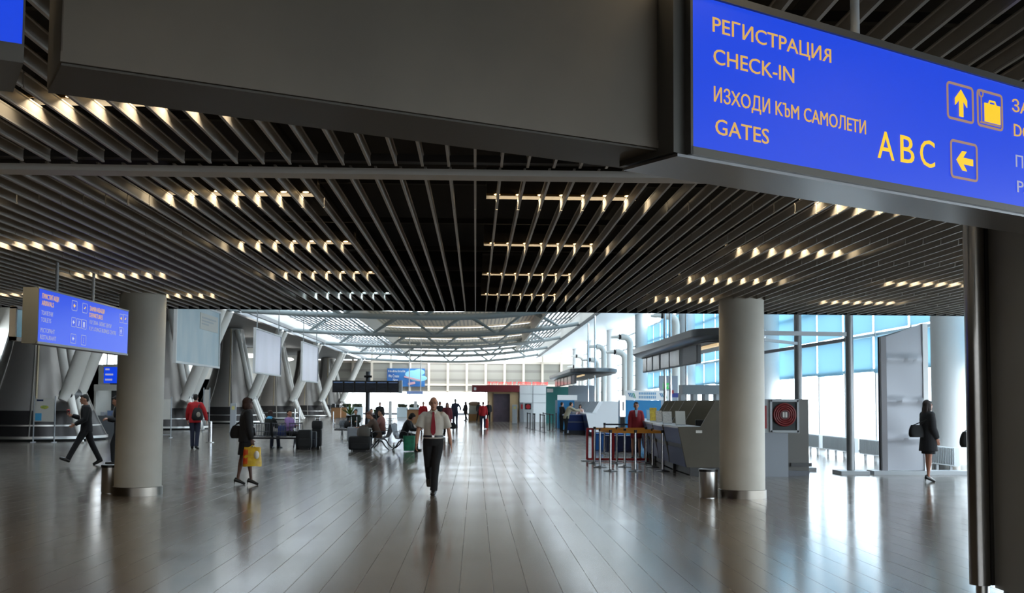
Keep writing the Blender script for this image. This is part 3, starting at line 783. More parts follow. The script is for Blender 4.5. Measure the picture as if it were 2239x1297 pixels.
# ============================================================ hanging screens along the left
def screen(y0, y1, z0, z1, m, lab, x=-8.0):
    t = thing('hanging_screen', lab, 'screen', (x, (y0 + y1) / 2, z0), 0, 'hanging screens along the left of the hall')
    MB().box(x - .04, x + .0, y0, y1, z0, z1).build('panel', m, t, True)
    r = MB().box(x - .06, x + .03, y0 - .06, y1 + .06, z0 - .06, z0).box(x - .06, x + .03, y0 - .06, y0, z0, z1).box(x - .06, x + .03, y1, y1 + .06, z0, z1)
    r.box(x - .06, x + .03, y0 - .06, y1 + .06, z1, z1 + .05); r.build('rim', M_WHITE, t, True)
    for y in (y0 + .4, y1 - .4): MB().cyl((x - .02, y, z1), (x - .02, y, zb(x) + 1.76), .02, n=8).build('hanging_rod', M_LGREY, t, True, True)
    return t
S1 = noisy('pale_print', (168, 192, 202), (196, 208, 212), 1.2, .5, stretch=(1, 1, .4))
t = screen(29.5, 34.4, 2.70, 4.35, S1, 'pale blue-grey hanging screen with a white caption box, the nearest and largest to the viewer')
MB().box(-8.0, -7.99, 32.0, 34.2, 3.72, 4.2).build('caption_box', M_OFFW, t, True)
MB().box(-7.99, -7.985, 32.2, 33.9, 4.05, 4.09).box(-7.99, -7.985, 32.2, 33.6, 3.96, 4.0).box(-7.99, -7.985, 32.2, 33.0, 3.87, 3.91).build('caption_lines', M_LGREY, t, True)
S2 = noisy('violet_grey_sheet', (176, 173, 188), (160, 158, 172), .8, .35, .3, stretch=(1, 1, .3))
screen(40.0, 45.2, 2.70, 4.25, S2, 'violet-grey blank hanging screen, second along the left of the hall')
screen(50.8, 55.8, 2.62, 4.35, S2, 'narrow-looking violet-grey hanging screen, third along the left of the hall')

# glowing lamps on the mezzanine walls behind the cones
for i, (px_, py_, Y_) in enumerate(((545, 778, 91.5), (629, 786, 109.5), (215, 776, 55.5))):
    c = at(px_, py_, Y_)
    t = thing('wall_lamp', ['long oval white lamp on the pale wall left of the wider violet-grey screen', 'oval white lamp on the pale wall left of the narrower violet-grey screen', 'oval white lamp below the left hanging sign, seen between the struts'][i], 'lamp', (c.x, Y_, c.z), 0, 'oval lamps behind the cones')
    MB().ell((0, 0, 0), .85 if i == 0 else .6, .3, .17, 20, 8).build('diffuser', mat('lamp_diffuser', (250, 248, 240), .5, emit=7.0), t, smooth=True)
    MB().box(-.1, .1, .1, .5, -.06, .06).build('bracket', M_LGREY, t)
# far hanging signs
t = thing('hanging_sign', 'small blue hanging sign between the raking struts and the left column', 'sign', (-17, 52, 2.6))
c0 = at(228, 838, 52); c1 = at(262, 803, 52)
MB().box(c0.x, c1.x, 51.9, 52.1, c0.z, c1.z).build('panel', M_SIGNBLUE, t, True)
MB().box(c0.x - .05, c1.x + .05, 51.88, 52.12, c1.z, c1.z + .12).build('frame', M_OFFW, t, True)
b = MB()
for q, (w_, s_) in enumerate(((.25, .55), (.5, .7), (.45, .4))): b.box(c0.x + .08, c0.x + .08 + (c1.x - c0.x) * w_, 51.86, 51.9, c1.z - .15 - q * .24, c1.z - .07 - q * .24)
b.build('lettering', M_SIGNLIL, t, True)
MB().cyl((c0.x + .1, 52, c1.z + .1), (c0.x + .1, 52, 6.95), .03).cyl((c1.x - .1, 52, c1.z + .1), (c1.x - .1, 52, 6.95), .03).build('hanging_rods', M_LGREY, t, True)
t = thing('hanging_sign', 'thin pale blue hanging board on two long rods before the end wall', 'sign', (-7, 110, 2.6))
c0 = at(889, 862, 110); c1 = at(925, 858, 110)
MB().box(c0.x, c1.x, 109.9, 110.1, c0.z, c1.z + .1).build('panel', mat('pale_blue_board', (150, 175, 230), .5), t, True)
for xx in (c0.x + .25, c1.x - .25): MB().cyl((xx, 110, c1.z + .1), (xx, 110, zb(xx) + 1.78), .05, n=8).build('hanging_rod', M_WHITE, t, True)

# advertising board on the end wall
t = thing('advertising_board', 'blue advertising board with an airliner picture on the end wall panels', 'poster', (-9, YE - .6, 3.8))
c0 = at(846, 845, YE - .6); c1 = at(929, 806, YE - .6)
Ya = YE - .45
MB().box(c0.x, c1.x, Ya, Ya + .2, c0.z, c1.z).build('panel', noisy('board_print', (36, 84, 150), (60, 130, 190), .35, .5), t, True)
xm = c0.x + (c1.x - c0.x) * .62
bb = MB().ell((xm + .3, Ya - .02, c0.z + 1.55), 1.0, .02, .5, 14, 8).ell((c1.x - .75, Ya - .02, c0.z + 1.8), .72, .02, .42).ell((xm + 1.0, Ya - .02, c0.z + 1.05), 1.1, .02, .4)
bb.build('cloud_print', mat('cloud_print', (140, 200, 225), .6), t, True)
MB().bar((xm - .8, Ya - .06, c0.z + 1.25), (c1.x - .5, Ya - .06, c0.z + .75), .02, .2).bar((xm - .3, Ya - .06, c0.z + .3), (xm + .6, Ya - .06, c0.z + .5), .02, .3).build('airliner_print', mat('plane_print', (190, 150, 160), .5), t, True)
for s_, x0, z0_, w_, h_ in (('We Create', .15, 1.15, 1.35, .36), ('New', .75, .68, .6, .32)):
    text_mesh('lettering', s_, M_WHITE, t, Vector((c0.x + x0, Ya - .01, c0.z + z0_)) - t.location, (1, 0, 0), (0, 0, 1), w_, h_, .01)
b = MB(); xx = .15
for q in range(11): b.box(c0.x + xx, c0.x + xx + .1, Ya - .012, Ya - .002, c0.z + 1.8, c0.z + 2.05 - .04 * (q % 3)); xx += .2
for q in range(10): b.box(c0.x + .15 + q * .17, c0.x + .25 + q * .17, Ya - .012, Ya - .002, c0.z + .34, c0.z + .52 - .04 * (q % 2))
b.build('lettering', M_OFFW, t, True)

# ============================================================ flight information board on a pole
t = thing('flight_information_board', 'row of six dark flight monitors on a single black pole', 'information board', (xat(803, 42), 42, 0))
c0 = at(727, 858, 42); c1 = at(872, 833, 42)
MB().box(c0.x, c1.x, 41.95, 42.35, c0.z, c1.z).build('housing', M_BLKPL, t, True)
n = 6; w_ = (c1.x - c0.x) / n
M_SCR = noisy('flight_screen', (24, 28, 38), (40, 46, 60), 60, .3, stretch=(.1, .1, 1))
for q in range(n):
    x0 = c0.x + q * w_
    s_ = MB().box(x0 + .025, x0 + w_ - .025, 41.93, 41.95, c0.z + .03, c1.z - .03).build('screen', M_SCR, t, True)
    r_ = MB().box(x0 + .04, x0 + w_ - .04, 41.925, 41.93, c1.z - .085, c1.z - .06).build('header_line', mat('screen_header', (40, 60, 90), .3, emit=.4, ergb=(120, 150, 200)), s_)
    r_.data.transform(Matrix.Translation(-t.location))
MB().cyl((t.location.x, 42.15, 0), (t.location.x, 42.15, c1.z + .35), .085).build('pole', M_DKSTEEL, t, True, True)
MB().box(t.location.x - .14, t.location.x + .14, 42.05, 42.25, c1.z + .12, c1.z + .2).build('camera_box', M_BLACK, t, True)
MB().box(c1.x, c1.x + .12, 41.97, 42.33, c0.z - .02, c1.z + .02).build('end_cap', M_LGREY, t, True)
MB().lathe([(.35, 0), (.35, .03), (.1, .06)], (t.location.x, 42.15, 0)).build('base', M_DKSTEEL, t, True, True)

# ============================================================ bins
def bin_(px, yb, r, h, lab):
    p = fl(px, yb); t = thing('litter_bin', lab, 'bin', (p.x, p.y + r, 0), 0, 'steel bins by the columns')
    MB().lathe([(r * .96, 0), (r * .96, .02), (r, .03), (r, h - .04)], n=32).build('body', M_STEEL, t, smooth=True)
    MB().lathe([(r + .012, h - .045), (r + .012, h), (r * .75, h + .012), (r * .72, h - .02)], n=32).build('lid', M_BLKPL, t, smooth=True)
bin_(234.5, 1080, .155, .50, 'brushed steel litter bin with black rim beside the left round column')
bin_(1553, 1090, .16, .50, 'brushed steel litter bin with black rim beside the right round column')

# ============================================================ stands and posts at the left
def poster_stand(px0, px1, ytop, ybase, lab, prints=True):
    Y = fl((px0 + px1) / 2, ybase).y; x0, x1 = xat(px0, Y), xat(px1, Y); zt = at(px0, ytop, Y).z
    t = thing('poster_stand', lab, 'poster stand', ((x0 + x1) / 2, Y, 0), 0, 'poster stands along the cones'); w = (x1 - x0) / 2
    MB().box(-w + .04, w - .04, -.02, .02, zt * .45, zt - .1).build('poster', M_OFFW, t)
    for s in (-1, 1): MB().cyl((s * w, 0, 0), (s * w, 0, zt), .025).build('post', M_LGREY, t, smooth=True)
    MB().box(-w, w, -.015, .015, .12, .16).build('lower_rail', M_LGREY, t)
    for s in (-1, 1): MB().box(s * w - .03, s * w + .03, -.2, .2, 0, .03).build('foot', M_LGREY, t)
    if prints:
        MB().box(-w + .06, -w + .3, -.026, -.02, zt * .47, zt * .63).build('blue_print', mat('cyan_print', (70, 160, 205), .6), t)
        MB().box(-w + .1, -w + .35, -.026, -.02, zt - .2, zt - .13).build('header_print', M_BLUE, t)
        MB().ell((0, -.022, zt * .76), .16, .004, .07).build('picture_print', noisy('map_print', (70, 150, 90), (200, 190, 80), 14, .6), t)
    return t
poster_stand(75, 121, 866, 968, 'freestanding white poster on two thin posts before the giant cone at far left')
poster_stand(345, 375, 868, 958, 'poster stand half hidden right behind the left round column', False)
poster_stand(445, 458, 848, 945, 'narrow poster stand behind the man in the red jacket', False)
def totem(px0, px1, ytop, ybase, lab, m, grp=None):
    Y = fl((px0 + px1) / 2, ybase).y; x0, x1 = xat(px0, Y), xat(px1, Y); zt = at(px0, ytop, Y).z
    t = thing('totem_sign', lab, 'totem', ((x0 + x1) / 2, Y, 0)); w = (x1 - x0) / 2
    MB().box(-w, w, -.05, .05, .04, zt).build('body', m, t, bevel=.01)
    MB().box(-w - .04, w + .04, -.15, .15, 0, .04).build('base', M_GREY, t)
    MB().box(-w * .5, w * .5, -.056, -.05, zt * .78, zt * .9).build('symbol', mat('totem_mark', (200, 190, 120), .6), t)
totem(504, 517, 882, 946, 'slim pale totem with a small yellowish mark, left of the woman with the yellow bag', M_LGREY)
totem(1120, 1131, 885, 927, 'slim pale totem beside the red-topped kiosk entrance', M_LGREY)
for i, (px_, yt, yb, lab) in enumerate(((461, 922, 968, 'short chrome bollard right of the man in the red jacket'), (655, 890, 940, 'tall thin chrome post behind the man in lilac'), (645, 894, 944, 'thin chrome post just left of the tallest post behind the man in lilac'),
                               (729, 900, 925, 'small chrome post right of the slender raking struts'), (1168, 882, 908, 'thin bright post before the white block beside the kiosk'))):
    Y = fl(px_, yb).y; z = at(px_, yt, Y).z
    t = thing('chrome_post', lab, 'post', (xat(px_, Y), Y, 0))
    MB().cyl((0, 0, .02), (0, 0, z), .075 if i == 0 else .045).build('pole', M_CHROME, t, smooth=True)
    MB().lathe([(.16, 0), (.16, .02), (.05, .03)]).build('base', M_STEEL, t, smooth=True)

# dark shop counter behind the struts, seen between strut and left column
t = thing('shop_counter', 'dark shop front with white fascia between the raking struts and the left column', 'shop', (xat(238, 49), 49, 0))
x0, x1 = xat(206, 49), xat(300, 49)
MB().box(x0, x1, 48.9, 49.3, 2.05, 2.32).build('fascia', M_OFFW, t, True)
MB().box(x0, x1, 51.0, 51.2, 0, 2.4).build('back_panel', M_BLKPL, t, True)
MB().box(x0 + .1, x1, 49.0, 49.7, 0, .95).build('counter', mat('grey_counter', (105, 108, 112), .5), t, True)
MB().box(x0, x0 + .08, 48.95, 51, 0, 2.1).build('side_post', M_OFFW, t, True)
MB().box(xat(244, 49), xat(256, 49), 50.9, 50.98, 1.0, 1.9).build('blue_poster', mat('dark_blue_poster', (20, 30, 110), .5), t, True)
for q in range(6):
    MB().box(x0 + .25 + q * .3, x0 + .43 + q * .3, 49.1, 49.4, .95, 1.1 + .07 * (q % 3)).build('display_box', mat('display_box_%d' % (q % 2), ((190, 195, 200), (120, 140, 180))[q % 2], .5), t, True)

# ============================================================ check-in desks
M_DESK = noisy('desk_panel', (76, 69, 54), (68, 61, 48), 1.2, .5)
M_DESKW = mat('white_desk_panel', (240, 242, 245), .4)
M_BLUEG = mat('blue_desk_front', (30, 50, 104), .38, spec=.3)
M_BLUEL = mat('blue_desk_upper', (54, 80, 138), .38, spec=.3)
def desk(loc, rotz, L, lab, mp, group, keep_end=True, ends=1):
    """one desk module running along +y from its near end; its front faces -x"""
    t = thing('check_in_desk', lab, 'desk', loc, rotz, group)
    # slightly outward-leaning front
    MB().prism([(.16, .2), (.10, .62), (.14, .62), (.20, .2)], 'y', .04, L).build('lower_front', M_BLUEG, t)
    MB().prism([(.07, .72), (.0, 1.08), (.04, 1.08), (.11, .72)], 'y', .04, L).build('upper_front', M_BLUEL, t)
    MB().prism([(.12, .62), (.10, .72), (.16, .72), (.18, .62)], 'y', .04, L).build('front_band', M_GREY, t)
    MB().box(-.01, .55, .04, L, 1.08, 1.13).build('shelf', mat('desk_shelf', (176, 180, 186), .25), t)
    MB().box(.55, 1.2, .04, L, .72, .76).build('worktop', mat('desk_top', (150, 150, 150), .4), t)
    MB().box(.3, 1.1, .1, L - .02, 0.02, .6).build('plinth', M_DKSTEEL, t)
    for (u, ok) in ((0.0, True),):
        MB().prism([(.17, .2), (-.02, 1.12), (.50, 1.12), (.86, 1.73), (1.9, 1.73), (1.9, .2)], 'y', -.05, .05).build('end_panel', mp, t)
        MB().prism([(.25, 0), (.25, .2), (1.85, .2), (1.85, 0)], 'y', -.03, .03).build('kick_panel', M_BLKPL, t)
    return t
G1 = 'check-in desks beside the right column'
DL = 2.15
pos = []; Y = 25.0; X = 4.64
labs = ['nearest check-in desk with a broad taupe end panel, partly behind the right column', 'second check-in desk from the right column, with standing leaflets', 'third check-in desk from the right column, with a white leaflet stand',
        'fourth check-in desk from the right column, with a yellow leaflet', 'check-in desk beside the clerk in the red vest', 'last check-in desk of the nearer row, by the blue booth']
angs = [.0, .04, .07, .09, .11, .13]
for i in range(6):
    a = -angs[i]
    desk((X, Y, 0), a, DL - .1, labs[i], M_DESK, G1); pos.append((X, Y, a))
    X += math.sin(-a) * DL; Y += math.cos(a) * DL
MB_ = MB().box(0, .0, 0, 0, 0, 0)
# label plate on the nearest end panel
tag(MB().box(5.02, 5.16, 24.925, 24.94, .98, 1.04).build('label_plate', M_OFFW), 'small white plate on the nearest desk end panel', 'plate')
# leaflets standing on the shelf
def leaflet(i, v, px0, px1, ytop, m, lab, name='leaflet_holder', tilt=.15):
    """stands on desk i's shelf at distance v along it"""
    X0, Y0, a = pos[i]; Yl = Y0 + v
    w = (xat(px1, Yl) - xat(px0, Yl)) / 2; h = at(px0, ytop, Yl).z - 1.13
    t = thing(name, lab, 'leaflet', (X0 + .25 - math.sin(a) * v, Yl, 1.13))
    MB().add([(-w, -.03, 0), (w, -.03, 0), (w, .03, 0), (-w, .03, 0), (-w, .07, h), (w, .07, h), (w, .09, h), (-w, .09, h)],
             [(0, 3, 2, 1), (4, 5, 6, 7), (0, 1, 5, 4), (1, 2, 6, 5), (2, 3, 7, 6), (3, 0, 4, 7)]).build('sheet', m, t)
    MB().box(-w, w, -.05, .06, 0, .02).build('base', M_LGREY, t)
leaflet(0, 1.1, 1475, 1496, 899, M_OFFW, 'white leaflet box standing on the nearest check-in desk')
leaflet(1, 1.0, 1447, 1467, 900, noisy('text_sheet', (200, 196, 190), (170, 168, 164), 30, .6), 'wide pale leaflet on the second check-in desk')
leaflet(2, .7, 1429, 1442, 898, noisy('text_sheet2', (196, 184, 172), (160, 156, 150), 30, .6), 'beige leaflet right of the yellow one')
leaflet(3, .3, 1413, 1428, 892, noisy('yellow_sheet', (222, 196, 60), (190, 150, 50), 10, .5), 'bright yellow leaflet on the check-in desk')
leaflet(4, .4, 1404, 1411, 896, mat('pale_blue_sheet', (160, 200, 220), .5), 'pale blue leaflet left of the yellow one')
for i in range(5):     # monitors behind the desks
    X0, Y0, a = pos[i]
    t = thing('desk_monitor', ['grey flat monitor behind the nearest check-in desk', 'grey flat monitor behind the second check-in desk from the right column', 'grey flat monitor behind the third check-in desk from the right column',
                               'grey flat monitor behind the fourth check-in desk from the right column', 'grey flat monitor behind the desk by the red-vested clerk'][i], 'monitor', (X0 + .8, Y0 + 1.2, .76), 0, 'monitors behind the check-in desks')
    MB().box(-.18, .18, -.02, .02, .12, .5).build('screen', M_BLKPL, t, bevel=.004)
    MB().box(-.03, .03, -.01, .03, .02, .2).build('stem', M_DKSTEEL, t); MB().box(-.12, .12, -.08, .08, 0, .02).build('base', M_DKSTEEL, t)

# second group, white end
G2 = 'check-in desks of the farther row'
desk((5.55, 55, 0), 0, 2.2, 'white-sided check-in desk end right of the leaning man in beige', M_DESKW, G2)
desk((5.6, 57.4, 0), -.03, 2.2, 'check-in desk just past the white-sided one', M_DESKW, G2)
x = 5.6
for q, Yq in enumerate((62, 66, 70, 74, 78)):
    desk((5.7 + .12 * q, Yq, 0), 0, 2.4, ['check-in desk under the farther canopy, first past the blue counter', 'check-in desk under the farther canopy, second past the blue counter', 'check-in desk under the farther canopy, third past the blue counter',
          'check-in desk under the farther canopy, fourth past the blue counter', 'last check-in desk of the farther row'][q], M_GREY, G2)
t = thing('service_counter', 'dark blue service counter on which the man in beige leans', 'counter', (5.35, 57.9, 0))
MB().prism([(4.75, .2), (4.68, .98), (5.9, .98), (5.9, .2)], 'y', 57.7, 58.3).build('body', M_BLUEG, t, True)
MB().box(4.62, 5.95, 57.62, 58.4, .98, 1.03).build('top', M_BLUEL, t, True)
MB().box(4.9, 5.8, 57.8, 58.2, 0, .2).build('plinth', M_DKSTEEL, t, True)
MB().box(4.68, 5.9, 57.68, 57.7, .62, .66).build('front_band', M_GREY, t, True)

# blue booth with white header
def booth(px0, px1, yh0, yh1, Y, D, lab, logos=True):
    x0, x1 = xat(px0, Y), xat(px1, Y); z1, z0 = at(px0, yh0, Y).z, at(px0, yh1, Y).z
    t = thing('information_booth', lab, 'booth', ((x0 + x1) / 2, Y, 0))
    MB().box(x0, x1, Y + D, Y + D + .08, 0, z0).build('back_wall', M_BLUE2, t, True)
    MB().box(x0, x0 + .05, Y, Y + D, 0, z0).build('side_wall', M_BLUE2, t, True)
    MB().box(x0, x1, Y, Y + .12, z0, z1).build('header', mat('lit_header', (210, 216, 220), .5, emit=.32), t, True)
    MB().box(x0 + .3, x1, Y + .1, Y + .6, 0, 1.0).build('counter', M_BLUE2, t, True)
    if logos:
        for xc in (x0 + (x1 - x0) * .14, x0 + (x1 - x0) * .85):
            for q, c in enumerate(((60, 130, 190), (50, 150, 190), (70, 170, 190), (50, 160, 120))):
                MB().prism([(xc - .16 + q * .07, z1 - .1), (xc - .12 + q * .07, z1 - .1), (xc - .05 + q * .07, z0 + .08 + (3 - q) * .02), (xc - .09 + q * .07, z0 + .08 + (3 - q) * .02)], 'y', Y - .012, Y).build('logo_stripe', mat('logo_%d' % q, c, .5), t, True)
        b = MB(); xx = x0 + (x1 - x0) * .30
        while xx < x0 + (x1 - x0) * .68:
            w = random.uniform(.04, .07); b.box(xx, xx + w, Y - .01, Y, (z0 + z1) / 2 + .03, z1 - .07); b.box(xx, xx + w * .9, Y - .01, Y, z0 + .07, (z0 + z1) / 2 - .02); xx += w + .02
        b.build('lettering', mat('pale_blue_letters', (130, 180, 220), .5), t, True)
    return t
booth(1368, 1465, 854, 875, 45.0, 2.2, 'bright blue information booth with white header and striped logos, behind the red-vested clerk')
booth(1219, 1262, 864, 875, 70.0, 2.0, 'pale headed blue booth behind the two people at the farther counter', False)
t = thing('light_box', 'bright white glowing display panel left of the blue booth', 'light box', (xat(1361, 44), 44, 0))
x0, x1 = xat(1355, 44), xat(1367, 44); MB().box(x0, x1, 43.9, 44.0, 1.1, 1.95).build('lit_face', mat('lit_white', (240, 240, 245), .5, emit=1.4), t, True, bevel=.03)
MB().box(x0 + .02, x1 - .02, 44.0, 44.1, 0, 1.93).build('cabinet', M_BLKPL, t, True)
MB().box(x0 + .1, x0 + .15, 43.88, 43.9, 1.35, 1.7).build('mark', M_GREY, t, True)
# boxes on the floor behind the posts
for i, (px_, yb, w, h, c, lab) in enumerate(((1332, 985, .5, .55, (30, 100, 180), 'bright blue crate behind the chrome barrier posts'), (1362, 988, .55, .5, (20, 30, 70), 'dark navy crate behind the chrome barrier posts'))):
    p = fl(px_, yb); t = thing('floor_crate', lab, 'crate', (p.x, p.y + .3, 0))
    m = mat('crate_%d' % i, c, .5)
    MB().box(-w, w, -.28, .28, 0, h).build('body', m, t, bevel=.02); MB().box(-w - .02, w + .02, -.3, .3, h, h + .04).build('lid', m, t)

# ============================================================ oval canopies with displays over the desks
def stadium(x0, x1, y0, y1, r, inset, z, n=10):
    pts = []
    x0 += inset; x1 -= inset; y0 += inset; y1 -= inset; r = max(r - inset, .05)
    for cx, cy, a0 in ((x1 - r, y1 - r, 0), (x0 + r, y1 - r, 90), (x0 + r, y0 + r, 180), (x1 - r, y0 + r, 270)):
        for q in range(n + 1):
            a = math.radians(a0 + 90 * q / n); pts.append(Vector((cx + r * math.cos(a), cy + r * math.sin(a), z)))
    return pts
M_CAN = mat('canopy_fascia', (112, 113, 115), .28, .85); M_CANU = mat('canopy_soffit', (92, 88, 82), .5)
def canopy(x0, x1, y0, y1, r, zb_, zt, lab, cuts, poles):
    t = thing('oval_canopy', lab, 'canopy', ((x0 + x1) / 2, (y0 + y1) / 2, 0), 0, 'oval canopies over the desks')
    MB().rings([stadium(x0, x1, y0, y1, r, .28, zb_), stadium(x0, x1, y0, y1, r, .1, zb_ + .03), stadium(x0, x1, y0, y1, r, 0, zb_ + .14), stadium(x0, x1, y0, y1, r, 0, zt - .06),
                stadium(x0, x1, y0, y1, r, .5, zt)]).build('fascia', M_CAN, t, True, True)
    MB().rings([stadium(x0, x1, y0, y1, r, .35, zb_ - .03), stadium(x0, x1, y0, y1, r, .35, zb_)]).build('soffit', M_CANU, t, True)
    xd = x0 + .38
    for q, (a, b_, dark) in enumerate(cuts):
        d = MB().box(xd, xd + .12, a, b_, zb_ - .58, zb_ - .0).build('display', M_GREY, t, True, bevel=.01)
        f = MB().box(xd - .008, xd, a + .06, b_ - .06, zb_ - .54, zb_ - .05)
        f.v = [v - t.location for v in f.v]
        f.build('screen', mat('display_dark', (48, 50, 80), .4) if dark else noisy('display_light', (205, 200, 198), (186, 176, 168), .6, .2), d)
        for y in (a + .2, b_ - .2): MB().cyl((xd + .06, y, zb_ - .1), (xd + .06, y, zb_), .015, n=6).build('bracket', M_STEEL, t, True)
    for (x, y, zt_) in poles:
        MB().cyl((x, y, 0), (x, y, zt_), .05, n=10).build('pole', M_CHROME, t, True, True)
    MB().box(x0 + .75, x0 + .9, y0 + 1, y1 - 1, zb_ - .1, zb_ - .03).build('light_strip', mat('canopy_lamp', (255, 230, 190), .5, emit=.7, ergb=(255, 222, 170)), t, True)
    return t
canopy(6.15, 8.3, 30.2, 43.9, 1.05, 3.42, 3.82, 'nearer oval grey canopy with hanging display panels over the check-in desks',
       [(32.2, 34.5, 1), (35.0, 36.8, 0), (36.9, 38.6, 0), (38.9, 40.3, 0), (40.5, 41.7, 0), (41.8, 42.8, 0)], [(7.0, 40.5, 8.3), (7.35, 41.3, 8.3), (7.9, 33, 8.0), (7.9, 41, 8.0)])
canopy(5.9, 8.9, 67.5, 89.5, 1.5, 3.45, 3.85, 'farther oval grey canopy with hanging display panels, left of the goose-neck ducts',
       [(69.6, 72, 1), (72.4, 75, 0), (75.4, 78, 0), (78.4, 81, 0), (81.4, 84, 0), (84.4, 87, 0)], [(7.6, 70, 8), (8.2, 80, 8)])

# ============================================================ goose-neck air ducts
for i, (px_, py_, Y, r) in enumerate(((1478, 690, 52, .19), (1378, 737, 67.6, .2), (1366, 770, 70, .2), (1320, 758, 82, .2), (1307, 787, 86, .2), (1276, 779, 97, .2), (1269, 802, 100, .2))):
    X, Z = xat(px_, Y), at(px_, py_, Y).z
    t = thing('air_duct', ['big white goose-neck air duct above the nearer canopy', 'tall goose-neck air duct of the pair against the blue blinds', 'short goose-neck air duct of the pair against the blue blinds', 'tall goose-neck air duct left of the blue blinds',
                           'short goose-neck air duct left of the blue blinds', 'tall faint goose-neck air duct in the bright windows', 'short faint goose-neck air duct in the bright windows'][i], 'duct', (X, Y, 0), 0, 'goose-neck air ducts')
    R = .45
    pts = [(0, 0, 0), (0, 0, Z - R)] + [(-R + R * math.cos(a), 0, Z - R + R * math.sin(a)) for a in [PI / 2 * q / 6 for q in range(1, 7)]] + [(-R - .12, 0, Z)]
    MB().loop_tube(pts, r, 16).build('pipe', M_TUBE, t, smooth=True)
    MB().ell((-R - .2, 0, Z), .1, .17, .17).build('joint', M_BLKPL, t, smooth=True)
    MB().loop_tube([(-R - .25, 0, Z), (-R - .75, 0, Z - .03)], [.13, .07], 12).build('nozzle', M_TUBE, t, smooth=True)
    MB().lathe([(r + .06, 0), (r + .06, .06)], n=20).build('base', M_LGREY, t, smooth=True)

# exit sign, small signs near the booth
t = thing('exit_sign', 'small green lit emergency exit sign above the blue booth', 'sign', (xat(1458, 43.2), 43.2, 2.3))
c0, c1 = at(1450, 851, 43.2), at(1467, 838, 43.2)
MB().box(c0.x, c1.x, 43.15, 43.25, c0.z, c1.z).build('lit_face', mat('exit_green', (20, 120, 60), .4, emit=.9, ergb=(70, 200, 100)), t, True)
MB().cyl((c0.x + .03, 43.2, c1.z), (c0.x + .03, 43.2, 3.45), .012, n=6).cyl((c1.x - .03, 43.2, c1.z), (c1.x - .03, 43.2, 3.45), .012, n=6).build('hanging_rods', M_LGREY, t, True)
xm = (c0.x + c1.x) / 2; zm = (c0.z + c1.z) / 2
MB().bar((xm - .05, 43.14, zm - .05), (xm, 43.14, zm + .05), .01, .03).box(xm + .04, xm + .1, 43.135, 43.145, zm - .06, zm + .06).build('symbol', M_WHITE, t, True)
t = thing('banner_stand', 'navy and red banner just right of the blue booth header', 'banner', (xat(1480, 46), 46, 0))
c0, c1 = at(1466, 869, 46), at(1490, 860, 46)
MB().box(c0.x, c1.x, 45.95, 46.05, c0.z, c1.z).build('panel', mat('navy_banner', (50, 60, 130), .5), t, True)
MB().box(c0.x - .05, c0.x + .12, 45.9, 45.95, c1.z - .02, c1.z + .13).build('red_mark', M_RED, t, True)
for xx in (c0.x + .04, c1.x - .04): MB().cyl((xx, 46, 0), (xx, 46, c1.z), .02, n=8).build('leg', M_LGREY, t, True)
# grey frame with openings behind the desks
t = thing('security_frame', 'grey framed gateway behind the nearest desks, right of the navy banner', 'gateway', (xat(1535, 38), 38, 0))
c0, c1 = at(1491, 862, 38), at(1660, 843, 38)
MB().box(c0.x, c1.x, 37.9, 38.6, c0.z, c1.z).build('lintel', mat('gate_grey', (120, 128, 134), .4), t, True)
for px_ in (1493, 1520, 1545, 1570, 1655): MB().box(xat(px_, 38) - .07, xat(px_, 38) + .07, 37.95, 38.5, 0, c0.z).build('post', M_LGREY, t, True)

# ============================================================ queue barriers
def barrier(loc, lab, group, h=1.0, m=M_CHROME, belt=None, bm=None):
    t = thing('barrier_post', lab, 'barrier post', loc, 0, group)
    MB().cyl((0, 0, .03), (0, 0, h - .06), .032, n=16).build('pole', m, t, smooth=True)
    MB().cyl((0, 0, h - .07), (0, 0, h), .038, n=16).build('head', M_BLKPL if m is M_CHROME else m, t, smooth=True)
    MB().lathe([(.17, 0), (.17, .012), (.05, .035), (.034, .05)], n=24).build('base', M_DKSTEEL, t, smooth=True)
    if belt:
        for (bx, by) in belt:
            d = Vector((bx, by, 0)); n_ = d.normalized()
            MB().bar(n_ * .03 + Vector((0, 0, h - .05)), n_ * (d.length - .03) + Vector((0, 0, h - .05)), .006, .055).build('belt', bm, t)
    return t
M_BELT = mat('orange_belt', (205, 130, 35), .7); M_BELTD = mat('dark_belt', (25, 30, 50), .7)
P = [[(1335, 1031), (1389.5, 1031), (1449, 1031)], [(1312, 1022.5), (1366, 1022), (1426.6, 1022)], [(1300, 1014), (1349, 1014), (1412.7, 1014)]]
rows = ['front', 'middle', 'back']; cols = ['left', 'centre', 'right']
G = [[fl(*p) for p in r] for r in P]
for i in range(3):
    for j_ in range(3):
        p = G[i][j_]; bl = []
        if j_ < 2: bl.append((G[i][j_ + 1].x - p.x, G[i][j_ + 1].y - p.y))
        if i < 2 and (i + j_) % 2 == 0: bl.append((G[i + 1][j_].x - p.x, G[i + 1][j_].y - p.y))
        barrier((p.x, p.y, 0), 'chrome barrier post with orange belt, %s row %s' % (rows[i], ('end toward the open hall', 'middle one', 'end toward the desks')[j_]), 'chrome barrier posts with orange belts', 1.0, M_CHROME, bl, M_BELT)
p = fl(1321.7, 992)
barrier((p.x, p.y, 0), 'lone chrome barrier post with a dark belt, behind the orange-belted ones', None or 'chrome barrier posts with orange belts', 1.0, M_CHROME, [(2.1, .3)], M_BELTD)
fb = [(1153, 936), (1159, 938), (1165.5, 940), (1169, 941), (1181, 943), (1190.5, 946), (1187.5, 935), (1202, 942), (1209, 944), (1216, 938)]
